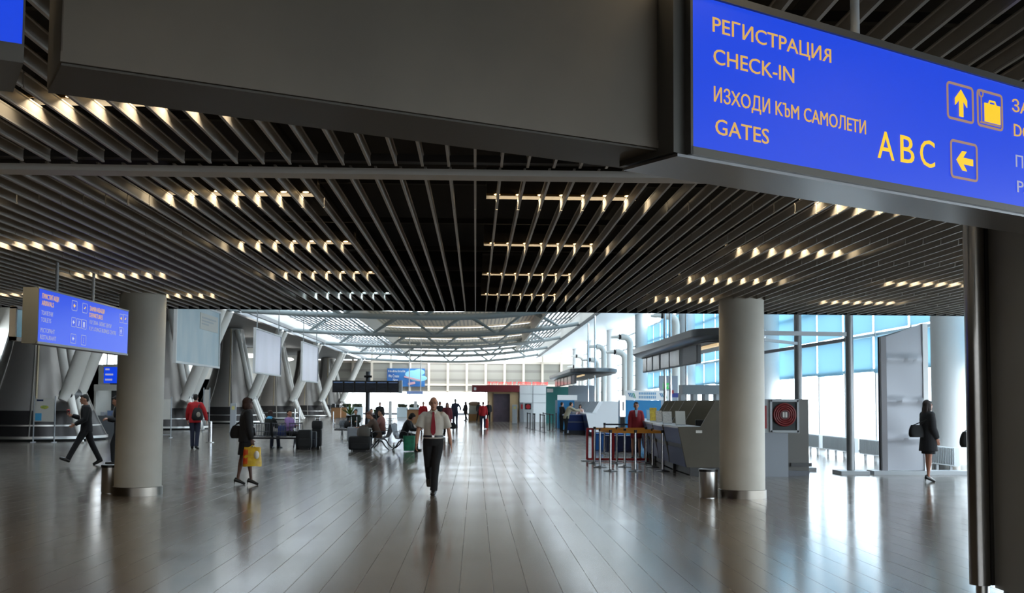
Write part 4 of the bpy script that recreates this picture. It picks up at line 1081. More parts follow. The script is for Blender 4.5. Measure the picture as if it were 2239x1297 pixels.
for i, q in enumerate(fb):
    p = fl(*q); nx = fl(*fb[(i + 1)]) if i in (0, 2, 4, 6, 7) else None
    barrier((p.x, p.y, 0), 'dark slim barrier post in the farther queue, left of the two people at the counter', 'dark barrier posts of the farther queue', 1.0, M_BLKPL, [(nx.x - p.x, nx.y - p.y)] if nx else None, M_BELTD)
# red baggage gauge frame
t = thing('baggage_gauge', 'dark red tubular baggage gauge frame behind the chrome barrier posts', 'frame', (fl(1290, 1008).x, 31.3, 0))
Yb = 31.3
def Xb(px_): return xat(px_, Yb)
f = MB()
zt = at(1290, 938, Yb).z
for px_ in (1284, 1296): f.bar((Xb(px_), Yb, .05), (Xb(px_), Yb, zt), .06, .06)
f.bar((Xb(1282.5), Yb, zt), (Xb(1297.5), Yb, zt), .07, .06)
f.build('gauge_hoop', M_RED, t, True)
f = MB(); f.bar((Xb(1340), Yb + .05, .05), (Xb(1340), Yb + .05, zt), .1, .06); f.bar((Xb(1411), Yb + .05, .05), (Xb(1411), Yb + .05, zt), .05, .05)
f.build('upright', M_RED, t, True)
f = MB(); f.bar((Xb(1283), Yb, .05), (Xb(1418), Yb + .05, .05), .06, .07); f.build('base_rail', M_RED, t, True)
MB().box(Xb(1272), Xb(1300), Yb - .25, Yb + .25, 0, .03).build('base_plate', M_LGREY, t, True)

# ============================================================ hose cabinet and grey partitions right of the column
t = thing('partition_panel', 'dark grey low partition panel right of the hose reel cabinet', 'partition', (xat(1745, 25.3), 25.3, 0))
MB().box(xat(1700, 25.3), xat(1766, 25.3), 25.25, 25.45, .12, at(1745, 873, 25.3).z).build('panel', mat('partition_dark', (96, 94, 90), .5), t, True)
MB().box(xat(1702, 25.3), xat(1766, 25.3), 25.22, 25.45, 0, .12).build('plinth', M_DKSTEEL, t, True)
MB().box(xat(1725, 25.3), xat(1770, 25.3), 25.17, 25.22, .22, .3).build('rail', M_BLKPL, t, True)
t = thing('hose_reel_cabinet', 'steel framed cabinet with a red fire hose reel, right of the right column', 'fire hose', (xat(1700, 24.9), 24.9, 0))
x0, x1 = xat(1660, 24.9), xat(1747, 24.9); z0, z1 = at(1700, 947, 24.9).z, at(1700, 873, 24.9).z; Yh = 24.9
MB().box(x0, x1, Yh, Yh + .25, z0, z1).build('case', M_LGREY, t, True)
xa, xb_ = xat(1687, Yh), xat(1741, Yh)
MB().box(xa, xb_, Yh - .015, Yh, z0 + .06, z1 - .06).build('dark_back', mat('cabinet_inside', (40, 46, 48), .6), t, True)
MB().box(xa - .04, xb_ + .04, Yh - .05, Yh, z0 + .02, z0 + .06).box(xa - .04, xb_ + .04, Yh - .05, Yh, z1 - .06, z1 - .02).box(xa - .05, xa, Yh - .05, Yh, z0 + .02, z1 - .02).box(xb_, xb_ + .05, Yh - .05, Yh, z0 + .02, z1 - .02).build('door_frame', M_LGREY, t, True)
MB().box(xat(1672, Yh), xat(1676, Yh), Yh - .012, Yh, z0 + .1, z1 - .15).build('side_strip', M_RED, t, True)
cx, cz = xat(1714, Yh), (z0 + z1) / 2 + .03; rr = .245
hr = MB()
for q in range(4):
    r0 = rr - q * .045
    ring = [(cx + math.cos(a) * r0, Yh - .05, cz + math.sin(a) * r0) for a in [2 * PI * w / 32 for w in range(33)]]
    hr.loop_tube(ring, .024, 8)
hr.build('hose_reel', mat('hose_red', (104, 12, 16), .5), t, True, True)
MB().cyl((cx, Yh - .07, cz), (cx, Yh - .0, cz), .11, n=24).build('reel_hub', mat('hub_dark', (60, 20, 22), .5), t, True, True)
MB().box(cx - .05, cx - .01, Yh - .085, Yh - .07, cz - .06, cz + .06).box(cx + .01, cx + .05, Yh - .085, Yh - .07, cz - .06, cz + .06).build('label_plate', M_OFFW, t, True)
MB().box(xat(1672, Yh), xat(1723, Yh), Yh + .02, Yh + .2, 0, z0).build('pedestal', mat('pedestal_grey', (136, 142, 150), .45), t, True)

# steel posts carrying a frame
for (px_, yb, lab) in ((1870, 1038, 'tall round steel post on a square plate, right of the hose cabinet'), (1755, 1030, 'tall steel post rising behind the dark grey partition')):
    p = fl(px_, yb); t = thing('steel_post', lab, 'post', (p.x, p.y + .3, 0), 0, 'steel frame posts')
    r = .095
    MB().cyl((0, 0, .08), (0, 0, 4.9), r, n=24).build('tube', mat('post_steel', (130, 132, 134), .35, .6), t, smooth=True)
    MB().box(-.34, .34, -.34, .34, 0, .08).build('base_plate', M_LGREY, t)
p1_, p2_ = fl(1870, 1038), fl(1755, 1030)
t = thing('steel_rails', 'horizontal steel rails between the two tall posts', 'rail', (7.5, 25.6, 3))
za, zb2 = at(1800, 727, 25.5).z, at(1800, 742, 25.5).z
MB().bar((xat(1672, 25.8), 25.9, za), (p1_.x, p1_.y + .3, za), .09, .1).build('upper_rail', M_LGREY, t, True)
MB().bar((xat(1674, 29), 29.5, zb2 - .15), (p1_.x, p1_.y + .3, za - .12), .07, .08).build('raking_rail', M_GREY, t, True)
MB().bar((xat(1672, 25.8), 25.9, zb2 - .0), (p2_.x, p2_.y + .3, zb2 + .0), .07, .07).build('lower_rail', M_LGREY, t, True)

# tall exhibition panel and low platform
t = thing('exhibition_panel', 'tall grey wrinkled exhibition panel with a slanting top, left of the woman in black', 'panel', (10.0, 26, 0))
a, b_ = at(1926, 1040, 26), at(2028, 1040, 26); za, zc = at(1926, 737, 26).z, at(2026, 708, 26).z
N = 48; v = []; fs = []
for j_ in range(N + 1):
    for i in range(N + 1):
        u = i / N; z = .1 + (za + (zc - za) * u - .1) * (j_ / N)
        dy = sum(-.035 * math.exp(-((z - zk) / .06) ** 2) * (1 + .3 * math.sin(u * 9 + zk * 3)) for zk in (2.75, 1.75, .85)) + .006 * math.sin(z * 3 + u * 4)
        v.append((a.x + .12 + (b_.x - a.x - .2) * u, 25.94 + dy, z))
for j_ in range(N):
    for i in range(N):
        q = j_ * (N + 1) + i; fs.append((q, q + 1, q + N + 2, q + N + 1))
MB().add(v, fs).build('sheet', mat('wrinkled_sheet', (150, 152, 158), .38, .25), t, True, True)
MB().prism([(a.x, .1), (a.x, za), (b_.x, zc), (b_.x, .1)], 'y', 26.0, 26.06).build('backing', M_GREY, t, True)
MB().box(a.x, a.x + .13, 25.88, 26.1, .08, za).build('side_post', mat('post_dark_grey', (120, 118, 122), .5), t, True)
MB().box(b_.x - .1, b_.x + .02, 25.9, 26.1, .08, zc).build('side_post', M_WHITE, t, True)
MB().box(a.x - .25, b_.x + .1, 25.75, 26.25, 0, .09).build('base', M_LGREY, t, True)
tag(MB().box(b_.x + .12, 12.0, 25.85, 26.3, 0, .09).build('low_platform', M_LGREY), 'low grey platform edge on the floor behind the woman in black', 'platform')

# ============================================================ far kiosk and white block
Yk = 94.0
def KX(p): return xat(p, Yk)
def KZ(p, px_=1090): return at(px_, p, Yk).z
t = thing('shop_kiosk', 'beige kiosk with dark red roof band and a purple door', 'kiosk', (KX(1090), Yk, 0))
MB().box(KX(1032), KX(1135), Yk - .6, Yk + 4.5, KZ(857), KZ(843)).build('roof_band', mat('maroon_fascia', (110, 24, 34), .5), t, True)
MB().box(KX(1036), KX(1041), Yk - .63, Yk - .6, KZ(854), KZ(848)).build('band_mark', M_WHITE, t, True)
MB().box(KX(1066), KX(1079), Yk, Yk + 4, 0, KZ(857)).box(KX(1115), KX(1134), Yk, Yk + 4, 0, KZ(857)).box(KX(1079), KX(1115), Yk, Yk + 4, KZ(861), KZ(857)).build('walls', mat('beige_wall', (196, 168, 128), .6), t, True)
MB().box(KX(1079), KX(1115), Yk + .3, Yk + .4, 0, KZ(861)).build('door', noisy('purple_door', (92, 78, 92), (76, 66, 78), 2, .5), t, True)
MB().box(KX(1077), KX(1079), Yk - .05, Yk + .1, 0, KZ(859)).build('door_jamb', mat('brown_jamb', (110, 84, 62), .6), t, True)
t = thing('white_block', 'tall white panelled block joined to the right of the red-topped kiosk', 'booth', (KX(1165), Yk, 0))
MB().box(KX(1136), KX(1196), Yk - .2, Yk + 4, 0, KZ(843)).build('body', mat('block_white', (216, 220, 222), .5), t, True)
MB().box(KX(1164.5), KX(1165.5), Yk - .22, Yk - .2, 0, KZ(843)).box(KX(1136), KX(1196), Yk - .22, Yk - .2, KZ(861) - .02, KZ(861)).box(KX(1136), KX(1196), Yk - .22, Yk - .2, KZ(880) - .02, KZ(880)).build('joints', M_GREY, t, True)
t = thing('hose_reel_cabinet', 'small grey cabinet with a red hose reel before the white block', 'fire hose', (KX(1152), Yk - 1, 0))
MB().box(KX(1144), KX(1162), Yk - 1, Yk - .6, 0, KZ(880)).build('case', M_LGREY, t, True)
MB().box(KX(1147), KX(1160), Yk - 1.03, Yk - 1, KZ(895), KZ(882)).build('dark_back', M_BLKPL, t, True)
MB().cyl((KX(1153.5), Yk - 1.1, KZ(889)), (KX(1153.5), Yk - 1.03, KZ(889)), .2, n=20).build('hose_reel', M_RED, t, True, True)
t = thing('extinguisher_cabinet', 'narrow grey cabinet with a red sign at the kiosk corner', 'cabinet', (KX(1139), Yk - 1, 0))
MB().box(KX(1136), KX(1143), Yk - 1, Yk - .6, 0, KZ(880)).build('case', M_GREY, t, True)
MB().box(KX(1138), KX(1142), Yk - 1.03, Yk - 1, KZ(894), KZ(884)).build('red_sign', M_RED, t, True)
t = thing('led_sign', 'long red lettered sign along the kiosk roof, too blurred to read', 'sign', (KX(1130), Yk + 1, 3.2))
b = MB(); x = KX(1066)
while x < KX(1199):
    w = random.uniform(.07, .16); g = random.uniform(.02, .05)
    if random.random() < .1: g += .12
    zz = KZ(834.5) - random.choice((0, 0, .03))
    b.box(x, x + w * .35, Yk + .9, Yk + 1, KZ(841.5), zz); b.box(x + w * .35, x + w, Yk + .9, Yk + 1, zz - .06, zz)
    if random.random() < .6: b.box(x + w * .7, x + w, Yk + .9, Yk + 1, KZ(841.5), zz - .05)
    x += w + g
b.build('lettering', mat('red_letters', (200, 40, 44), .5, emit=.9, ergb=(240, 70, 70)), t, True)
MB().box(KX(1064), KX(1135), Yk + .93, Yk + .98, KZ(843), KZ(841.5)).box(KX(1136), KX(1198), Yk + .93, Yk + .98, KZ(843), KZ(841.5)).build('rail', M_GREY, t, True)
# delicatessen style display counter
t = thing('display_counter', 'glass-topped wooden display counter left of the kiosk', 'counter', (KX(1038), 97, 0))
MB().box(xat(1024, 97), xat(1052, 97), 97, 98, 0, .6).build('wooden_base', mat('counter_wood', (170, 130, 80), .5), t, True)
MB().prism([(97, .6), (97.0, 1.0), (97.5, 1.4), (98, 1.4), (98, .6)], 'x', xat(1025, 97), xat(1051, 97)).build('glass_case', mat('case_glass', (180, 186, 180), .2), t, True)
MB().ell((xat(1037, 97), 97.6, 1.5), .55, .3, .22).build('goods', mat('goods_beige', (180, 160, 140), .7), t, True)
# teal partition
t = thing('teal_partition', 'plain teal partition wall to the right of the white block', 'partition', (xat(1215, 88), 88, 0))
MB().box(xat(1194, 88), xat(1243, 88), 88, 88.15, 0, at(1210, 846, 88).z).build('panel', mat('teal_panel', (60, 132, 130), .5), t, True)
MB().box(xat(1196, 88), xat(1209, 88), 87.9, 88, at(1200, 858, 88).z, at(1200, 850, 88).z).build('white_mark', M_WHITE, t, True)
t = thing('grey_partition', 'plain grey partition behind the farther displays', 'partition', (xat(1265, 84), 84, 0))
MB().box(xat(1243, 84), xat(1300, 84), 84, 84.15, 0, at(1265, 843, 84).z).build('panel', mat('grey_partition_paint', (150, 158, 168), .5), t, True)
MB().box(xat(1243, 84), xat(1300, 84), 83.98, 84, 0, .12).build('plinth', M_DKSTEEL, t, True)
t = thing('grey_partition', 'plain grey partition between the blue booth and the round column', 'partition', (xat(1462, 48), 50, 0))
MB().box(xat(1442, 50), xat(1482, 50), 50, 50.15, 0, at(1460, 822, 50).z).build('panel', mat('grey_partition_paint', (150, 158, 168), .5), t, True)
MB().box(xat(1442, 50), xat(1482, 50), 49.98, 50, 0, .12).build('plinth', M_DKSTEEL, t, True)

# low glass balustrade, planters and plants before the end window
for i, (a_, b2) in enumerate(((748, 768), (770, 793), (868, 892), (894, 917))):
    Yp = 118; t = thing('glass_planter', ['frosted planter trough at the left end of the row before the end window', 'frosted planter trough under the leafy plant, left of the monitor pole', 'frosted planter trough right of the standing man in black',
                                        'frosted planter trough just left of the walking man\'s shoulder'][i], 'planter', (xat((a_ + b2) / 2, Yp), Yp, 0), 0, 'planter troughs before the end window')
    x0, x1 = xat(a_, Yp), xat(b2, Yp)
    MB().box(x0, x1, Yp, Yp + .6, 0, 1.05).build('trough', mat('frosted_trough', (190, 206, 212), .3), t, True)
    sh = MB()
    for q in range(60): sh.ell((random.uniform(x0 + .1, x1 - .1), Yp + random.uniform(.1, .5), 1.05 + random.uniform(0, .3)), .12, .1, .09, 6, 4)
    sh.build('low_foliage', mat('dark_foliage', (50, 56, 36), .8), t, True)
def plant(px_, ytop, ybase, lab, potm):
    p = fl(px_, ybase); zt = at(px_, ytop, p.y).z
    t = thing('potted_plant', lab, 'plant', (p.x, p.y, 0), 0, 'potted plants in the hall')
    ph = zt * .45
    MB().lathe([(.22, 0), (.3, ph)], n=20).build('pot', potm, t, smooth=True)
    lf = MB()
    for q in range(46):
        a = random.uniform(0, 2 * PI); e = random.uniform(.3, 1.45); L_ = (zt - ph) * random.uniform(.6, 1.0)
        d = Vector((math.cos(a) * math.cos(e), math.sin(a) * math.cos(e), math.sin(e))); s0 = Vector((0, 0, ph)); m_ = s0 + d * L_ * .55 ; e_ = s0 + d * L_ - Vector((0, 0, .12 * math.cos(e)))
        w = Vector((-math.sin(a), math.cos(a), 0)) * .045
        lf.add([s0, m_ - w, e_, m_ + w], [(0, 1, 2, 3)]); lf.add([s0 + Vector((0, 0, .002)), m_ + w * .9, e_, m_ - w * .9], [(0, 1, 2, 3)])
    lf.build('leaves', mat('leaf_green', (70, 100, 36), .6), t)
plant(766, 878, 934, 'spiky green plant in a tall dark pot left of the monitor pole', M_BLKPL)
plant(821, 888, 922, 'bushy green potted plant left of the standing man in black', M_BLKPL)
for i, (px_, yt, yb, lab) in enumerate(((853, 877, 920, 'slim white lit pillar in the end window, right of the standing man in black'), (908, 877, 922, 'slim white pillar in the end window, left of the walking man\'s head'))):
    p = fl(px_, yb); t = thing('slim_pillar', lab, 'pillar', (p.x, p.y, 0), 0, 'slim white pillars before the end window')
    MB().box(-.13, .13, -.13, .13, .05, at(px_, yt, p.y).z).build('shaft', M_WHITE, t); MB().box(-.2, .2, -.2, .2, 0, .05).build('base', M_LGREY, t)
# cafe furniture at the far left
for i, (px_, yb, lab) in enumerate(((735, 914, 'small wooden cafe counter at the far left end of the hall'), (748, 912, 'small wooden cabinet beside the cafe counter at the far end'), (903, 925, 'small brown stall beside the slim white pillar'))):
    p = fl(px_, yb); t = thing('cafe_counter', lab, 'counter', (p.x, p.y, 0))
    MB().box(-.45, .45, -.3, .3, 0, 1.0).build('body', mat('orange_wood', (165, 120, 80), .6), t); MB().box(-.5, .5, -.35, .35, 1.0, 1.05).build('top', mat('dark_top', (70, 60, 55), .5), t)
    if i == 0: MB().box(-.4, -.1, -.2, .2, 1.05, 1.4).box(.1, .35, -.2, .2, 1.05, 1.3).build('machine', M_BLKPL, t)

# ============================================================ people
M_SKIN = mat('skin', (176, 128, 104), .55); M_SKIND = mat('skin_tan', (184, 134, 108), .55)
M_HOSE = mat('dark_hose', (96, 66, 54), .5)
M_HAIRB = mat('dark_hair', (24, 18, 16), .75); M_HAIRR = mat('auburn_hair', (52, 28, 20), .7); M_HAIRG = mat('grey_hair', (120, 116, 112), .6)
M_EYE = mat('eye_dark', (26, 20, 18), .25); M_LIP = mat('lips', (140, 78, 72), .5)
M_SUIT = mat('black_cloth', (19, 19, 23), .85); M_TROU = mat('dark_trousers', (26, 27, 32), .9); M_SHOE = mat('black_leather', (14, 13, 13), .35)
M_SHIRT = mat('white_shirt', (200, 196, 186), .8); M_TIE = mat('red_tie', (150, 30, 48), .6)
M_REDJ = mat('red_jacket', (168, 16, 26), .8); M_LILAC = mat('lilac_shirt', (150, 118, 172), .8); M_BROWN = mat('brown_jacket', (86, 68, 58), .85)
M_BEIGE = mat('beige_jacket', (158, 150, 128), .85); M_NAVY = mat('navy_cloth', (34, 38, 58), .85)

def fuse(mb, name, m, parent, vox=.012, it=5, fac=.5):
    me = mb.mesh('tmp'); o = bpy.data.objects.new('tmp', me); COL.objects.link(o)
    r = o.modifiers.new('r', 'REMESH'); r.mode = 'VOXEL'; r.voxel_size = vox; r.use_smooth_shade = True
    s = o.modifiers.new('s', 'SMOOTH'); s.iterations = it; s.factor = fac
    dg = bpy.context.evaluated_depsgraph_get()
    me2 = bpy.data.meshes.new_from_object(o.evaluated_get(dg))
    bpy.data.objects.remove(o); bpy.data.meshes.remove(me)
    me2.name = name; me2.materials.clear(); me2.materials.append(m)
    for p in me2.polygons: p.use_smooth = True
    ob = bpy.data.objects.new(name, me2); COL.objects.link(ob); ob.parent = parent
    return ob

def pose_points(P, female):
    lean = P.get('lean', 0.03); u = Vector((0, -math.sin(lean), math.cos(lean)))
    J = {}; shoulder = .165 if female else .19
    Hc = Vector((0, 0, 0)); J['hip'] = Hc; J['u'] = u
    low = 9
    for i, sd in enumerate((1, -1)):
        L = P['legs'][i]; f, kn, ab = L[0], L[1], L[2]; fp = L[3] if len(L) > 3 else 0.0
        h = Hc + Vector((sd * .09, 0, -.02))
        def dr(f, a): return Vector((sd * math.sin(a), -math.sin(f) * math.cos(a), -math.cos(f) * math.cos(a)))
        k = h + dr(f, ab) * .43; a_ = k + dr(f - kn, ab * .6) * .42
        yaw = L[4] if len(L) > 4 else .1
        fd = Vector((sd * math.sin(yaw), -math.cos(yaw) * math.cos(fp), -math.sin(fp)))
        up = Vector((0, -math.sin(fp), math.cos(fp))) if fp else Vector((0, 0, 1))
        heel = a_ - up * .055 - fd * .05; toe = a_ - up * .062 + fd * .175
        J['leg%d' % i] = (h, k, a_, heel, toe, fd)
        low = min(low, heel.z - .028, toe.z - .022)
    dz = Vector((0, 0, -low))
    for key in ('leg0', 'leg1'):
        l = J[key]; J[key] = tuple(v + dz for v in l[:5]) + (l[5],)
    J['hip'] = Hc + dz
    H = J['hip']
    for i, sd in enumerate((1, -1)):
        A = P['arms'][i]; f, el, ab = A[0], A[1], A[2]; inw = A[3] if len(A) > 3 else 0.0
        s = H + u * .465 + Vector((sd * shoulder, 0, 0))
        up_d = Vector((sd * math.sin(ab), -math.sin(f) * math.cos(ab), -math.cos(f) * math.cos(ab)))
        e = s + up_d * .29
        ff = f + el; ab2 = ab * .5 - inw
        fd = Vector((sd * math.sin(ab2), -math.sin(ff) * math.cos(ab2), -math.cos(ff) * math.cos(ab2)))
        w = e + fd * .26
        J['arm%d' % i] = (s, e, w, fd)
    J['neck'] = H + u * .54
    J['head'] = H + u * .665 + Vector((0, -.02, 0)) + Vector((0, -math.sin(P.get('nod', 0)) * .05, 0))
    return J

def person(label, X, Y, rot, h, P, skin=None, vox=.012, female=False, top=None, bottom=None, hair=None, shoes=M_SHOE, extra=None, z=0.0, group=None, group_label=None):
    """top = (kind, material), bottom = (kind, material), hair = (kind, material)"""
    skin = skin or M_SKIN
    s = h / (1.715 if female else 1.745)
    t = thing('person', label, 'person', (X, Y, z), rot, group)
    J = pose_points(P, female); H, u = J['hip'], J['u']
    near = vox < .016
    fine = max(vox * .8, .009)
    def S(mb): mb.v = [v * s for v in mb.v]; return mb
    hd = J['head']; yaw, nod = P.get('yaw', 0), P.get('nod', 0)
    HR = Matrix.Rotation(yaw, 3, 'Z') @ Matrix.Rotation(nod, 3, 'X')
    HP = lambda x, y, z_: hd + HR @ Vector((x, y, z_))
    b = MB()
    # head
    b.ell(HP(0, .01, .015), .074, .094, .105, 18, 12, HR)
    b.ell(HP(0, -.03, -.045), .055, .062, .07, 14, 9, HR)
    b.ell(HP(0, -.098, -.02), .012, .018, .024, 8, 6, HR)
    b.ell(HP(0, -.085, .022), .045, .014, .012, 10, 6, HR)
    b.ell(HP(0, -.088, -.062), .022, .01, .012, 8, 6, HR)
    b.ell(HP(0, -.078, -.1), .022, .018, .016, 8, 6, HR)
    for sx in (-1, 1): b.ell(HP(sx * .077, .012, -.01), .009, .02, .03, 8, 6, HR)
    b.loop_tube([J['neck'] - u * .05, J['neck'] + u * .02, hd + HR @ Vector((0, .012, -.05))], [.066 if not female else .055, .054 if not female else .046, .052 if not female else .044], 12)
    w1 = (1.0 if not female else .9) * P.get('stout', 1.0); st = P.get('stout', 1.0)
    b.loop_tube([H - u * .07, H + u * .05, H + u * .18, H + u * .33, H + u * .43, H + u * .50, H + u * .54],
                [(.14, .10), (.16, .11), (.138 * w1, .098), (.15 * w1, .105), (.15 * w1, .088), (.10 * w1, .065), (.055, .05)], 18)
    for i in (0, 1):
        s0, e, w, fd = J['arm%d' % i]
        si = s0 - Vector(((1, -1)[i] * .02, 0, .02))
        b.ell(si, .04, .04, .04, 10, 7)
        b.loop_tube([si, s0.lerp(e, .5), e, e.lerp(w, .35), w], [.04, .042, .036, .038, .026], 12)
        # hand: palm, four unequal bent fingers, thumb at the side
        d = fd.normalized(); sd = (1, -1)[i]
        fwd = Vector((0, -1, 0)) - d * Vector((0, -1, 0)).dot(d)
        if fwd.length < .2: fwd = Vector((0, 0, 1)) - d * d.z
        fwd.normalize(); n = d.cross(fwd) ; n.normalize()
        if n.x * sd > 0: n = -n
        curl = P.get('curl', (.35, .35))[i]
        palm0 = w - d * .01; palm1 = w + d * .085
        vs = []
        b.rings([[palm0 + fwd * a * .022 + n * c * .014 for a, c in ((-1, -.7), (0, -1), (1, -.7), (1, .7), (0, 1), (-1, .7))],
                 [w + d * .04 + fwd * a * .036 + n * c * .015 for a, c in ((-1, -.7), (0, -1), (1, -.7), (1, .7), (0, 1), (-1, .7))],
                 [palm1 + fwd * a * .036 + n * c * .011 for a, c in ((-1, -.7), (0, -1), (1, -.7), (1, .7), (0, 1), (-1, .7))]])
        if vox < .02:
            for off, ln in ((-.029, .058), (-.0100, .074), (.0100, .08), (.029, .07)):
                p = w + d * .075 + fwd * off; pts = [p]; ang = curl * .4
                for q, fr in enumerate((.45, .32, .23)):
                    dd = (d * math.cos(ang) + n * math.sin(ang) + fwd * off * 2.0).normalized(); p = p + dd * (ln * fr + (.012 if q == 0 else 0)); pts.append(p); ang += curl * 1.1
                b.loop_tube(pts, [.0095, .009, .0085, .007], 8)
            tp = w + d * .02 + fwd * .026
            b.loop_tube([tp, tp + (d * .6 + fwd * .75 + n * .2).normalized() * .035, tp + (d * .75 + fwd * .6 + n * .35).normalized() * .068], [.013, .011, .008], 8)
        else:
            b.ell(w + d * .12, .03, .03, .05, 8, 6)
        h0, k, a_, heel, toe, ft = J['leg%d' % i]
        b.loop_tube([h0, h0.lerp(k, .4), k, k.lerp(a_, .32), k.lerp(a_, .75), a_, a_ - Vector((0, 0, .04))], [.085, .074, .05, .052, .034, .032, .03], 12)
        b.loop_tube([heel.lerp(toe, .12), a_.lerp(toe, .35) - Vector((0, 0, .02)), heel.lerp(toe, .82)], [(.02, .02), (.024, .026), (.02, .012)], 10)
    body = fuse(S(b), 'body', skin, t, fine * s, 4)
    if near:
        e_ = MB()
        for sx in (-1, 1): e_.ell(HP(sx * .031, -.087, .004), .013, .008, .006, 8, 6, HR)
        S(e_).build('eyes', M_EYE, t, smooth=True)
        S(MB().ell(HP(0, -.098, -.062), .02, .006, .005, 8, 5, HR)).build('lips', M_LIP, t, smooth=True)
        br = MB()
        for sx in (-1, 1): br.loop_tube([HP(sx * .016, -.097, .026), HP(sx * .034, -.094, .031), HP(sx * .05, -.082, .024)], .004, 6)
        S(br).build('eyebrows', M_HAIRB, t, smooth=True)
    # hair
    kind, hm = hair or ('short', M_HAIRB)
    b = MB()
    if kind == 'short':
        b.ell(HP(0, .03, .046), .079, .088, .09, 16, 10, HR); b.ell(HP(0, .052, -.005), .07, .06, .075, 12, 8, HR)
        b.ell(HP(.012, -.052, .098), .048, .036, .028, 10, 7, HR)
    elif kind == 'bald':
        for sx in (-1, 1): b.ell(HP(sx * .066, .028, .012), .02, .055, .04, 10, 7, HR)
        b.ell(HP(0, .07, .0), .06, .042, .05, 12, 8, HR)
        b.ell(HP(0, .03, .096), .05, .06, .02, 12, 6, HR)
    elif kind == 'bob':
        b.ell(HP(0, .022, .035), .088, .1, .1, 16, 10, HR); b.ell(HP(0, .05, -.04), .085, .07, .1, 14, 9, HR)
        for sx in (-1, 1): b.ell(HP(sx * .07, .01, -.04), .025, .05, .075, 10, 7, HR)
        b.ell(HP(0, -.055, .075), .06, .04, .035, 10, 7, HR)
    elif kind == 'long':
        b.ell(HP(0, .022, .035), .086, .1, .1, 16, 10, HR)
        b.loop_tube([HP(0, .05, .02), HP(0, .075, -.09), HP(0, .09, -.2), HP(0, .095, -.33)], [(.085, .06), (.095, .05), (.09, .04), (.05, .022)], 14)
        for sx in (-1, 1): b.loop_tube([HP(sx * .07, 0, .03), HP(sx * .078, .01, -.08), HP(sx * .07, .02, -.2)], [(.02, .045), (.024, .045), (.014, .03)], 10)
        b.ell(HP(0, -.05, .078), .06, .04, .032, 10, 7, HR)
    fuse(S(b), 'hair', hm, t, fine * s, 2)
    # clothes
    if bottom:
        kind, bm_ = bottom; b = MB()
        if kind == 'trousers':
            b.loop_tube([H - u * .09, H + u * .02, H + u * .13], [(.16 * st, .125 * st), (.178 * st, .13 * st), (.155 * w1, .118 * st)], 18)
            for i in (0, 1):
                h0, k, a_, heel, toe, ft = J['leg%d' % i]
                b.loop_tube([h0 + Vector((0, 0, .02)), h0.lerp(k, .35), k, k.lerp(a_, .4), k.lerp(a_, .85), a_ + (a_ - k).normalized() * .03], [.1, .098, .074, .07, .066, .068], 14)
        else:
            hem = {'skirt': .62, 'long_skirt': .4}[kind]
            k0, k1 = J['leg0'][1], J['leg1'][1]; mk = (k0 + k1) / 2
            sp = abs((k0 - k1).y) / 2
            zs = [H.z + .13, H.z + .02, H.z - .1, H.z - .25, hem]
            loops = []
            for q, zz in enumerate(zs):
                f_ = 0 if zz > H.z else min(1, (H.z - zz) / max(H.z - mk.z, .1)); c = H.lerp(mk, f_)
                rx = (.14, .175, .182, .178, .172)[q]; ry = (.105, .128, .13, .12 + sp * .4, .11 + sp * .85)[q]
                loops.append([Vector((c.x + rx * math.cos(a), c.y + ry * math.sin(a), zz)) for a in [2 * PI * w_ / 20 for w_ in range(20)]])
            b.rings(loops)
        fuse(S(b), kind if kind != 'long_skirt' else 'skirt', bm_, t, vox * s, 4)
    if top:
        kind, tm = top; b = MB()
        inf = {'shirt': .018, 'jacket': .03, 'coat': .045, 'vest': .03}[kind]
        low_ = {'shirt': -.0, 'jacket': -.13, 'coat': -.34, 'vest': -.16}[kind]
        if kind == 'shirt': low_ = .04
        pts = [(low_, .168 if kind != 'coat' else .21, .125 if kind != 'coat' else .15)]
        if low_ < -.1: pts.append((-.02, .165, .12))
        pts += [(.12, .15 * w1, .108), (.2, .148 * w1, .105), (.33, .164 * w1, .118), (.43, .172 * w1, .104), (.495, .125 * w1, .08), (.535, .07, .062)]
        dn = lambda q: (H + u * q) if q > 0 else (H + Vector((0, 0, q)))
        b.loop_tube([dn(q[0]) for q in pts], [((q[1] + inf * .8) * (st if q[0] < .4 else 1), (q[2] + inf * .8) * (st if q[0] < .4 else 1)) for q in pts], 20)
        full = P.get('sleeve', 1.0)
        for i in (0, 1):
            s0, e, w, fd = J['arm%d' % i]
            b.ell(s0 - Vector(((1, -1)[i] * .035, 0, .01)), .058 + inf, .055 + inf, .05 + inf, 12, 8)
            if kind == 'vest': continue
            if full < .6:
                b.ell(s0 - Vector(((1, -1)[i] * .03, 0, .015)), .075, .07, .065); b.loop_tube([s0 - Vector(((1, -1)[i] * .05, 0, .0)), s0.lerp(e, .15), s0.lerp(e, .45), s0.lerp(e, .85)], [.05, .068, .072, .076], 14)
            else:
                b.loop_tube([s0 - Vector(((1, -1)[i] * .03, 0, -.01)), s0.lerp(e, .5), e, e.lerp(w, .5), w - fd * .005], [.05 + inf, .044 + inf, .04 + inf, .036 + inf, .03 + inf * .7], 14)
        fuse(S(b), kind, tm, t, vox * s, 4)
    b = MB()
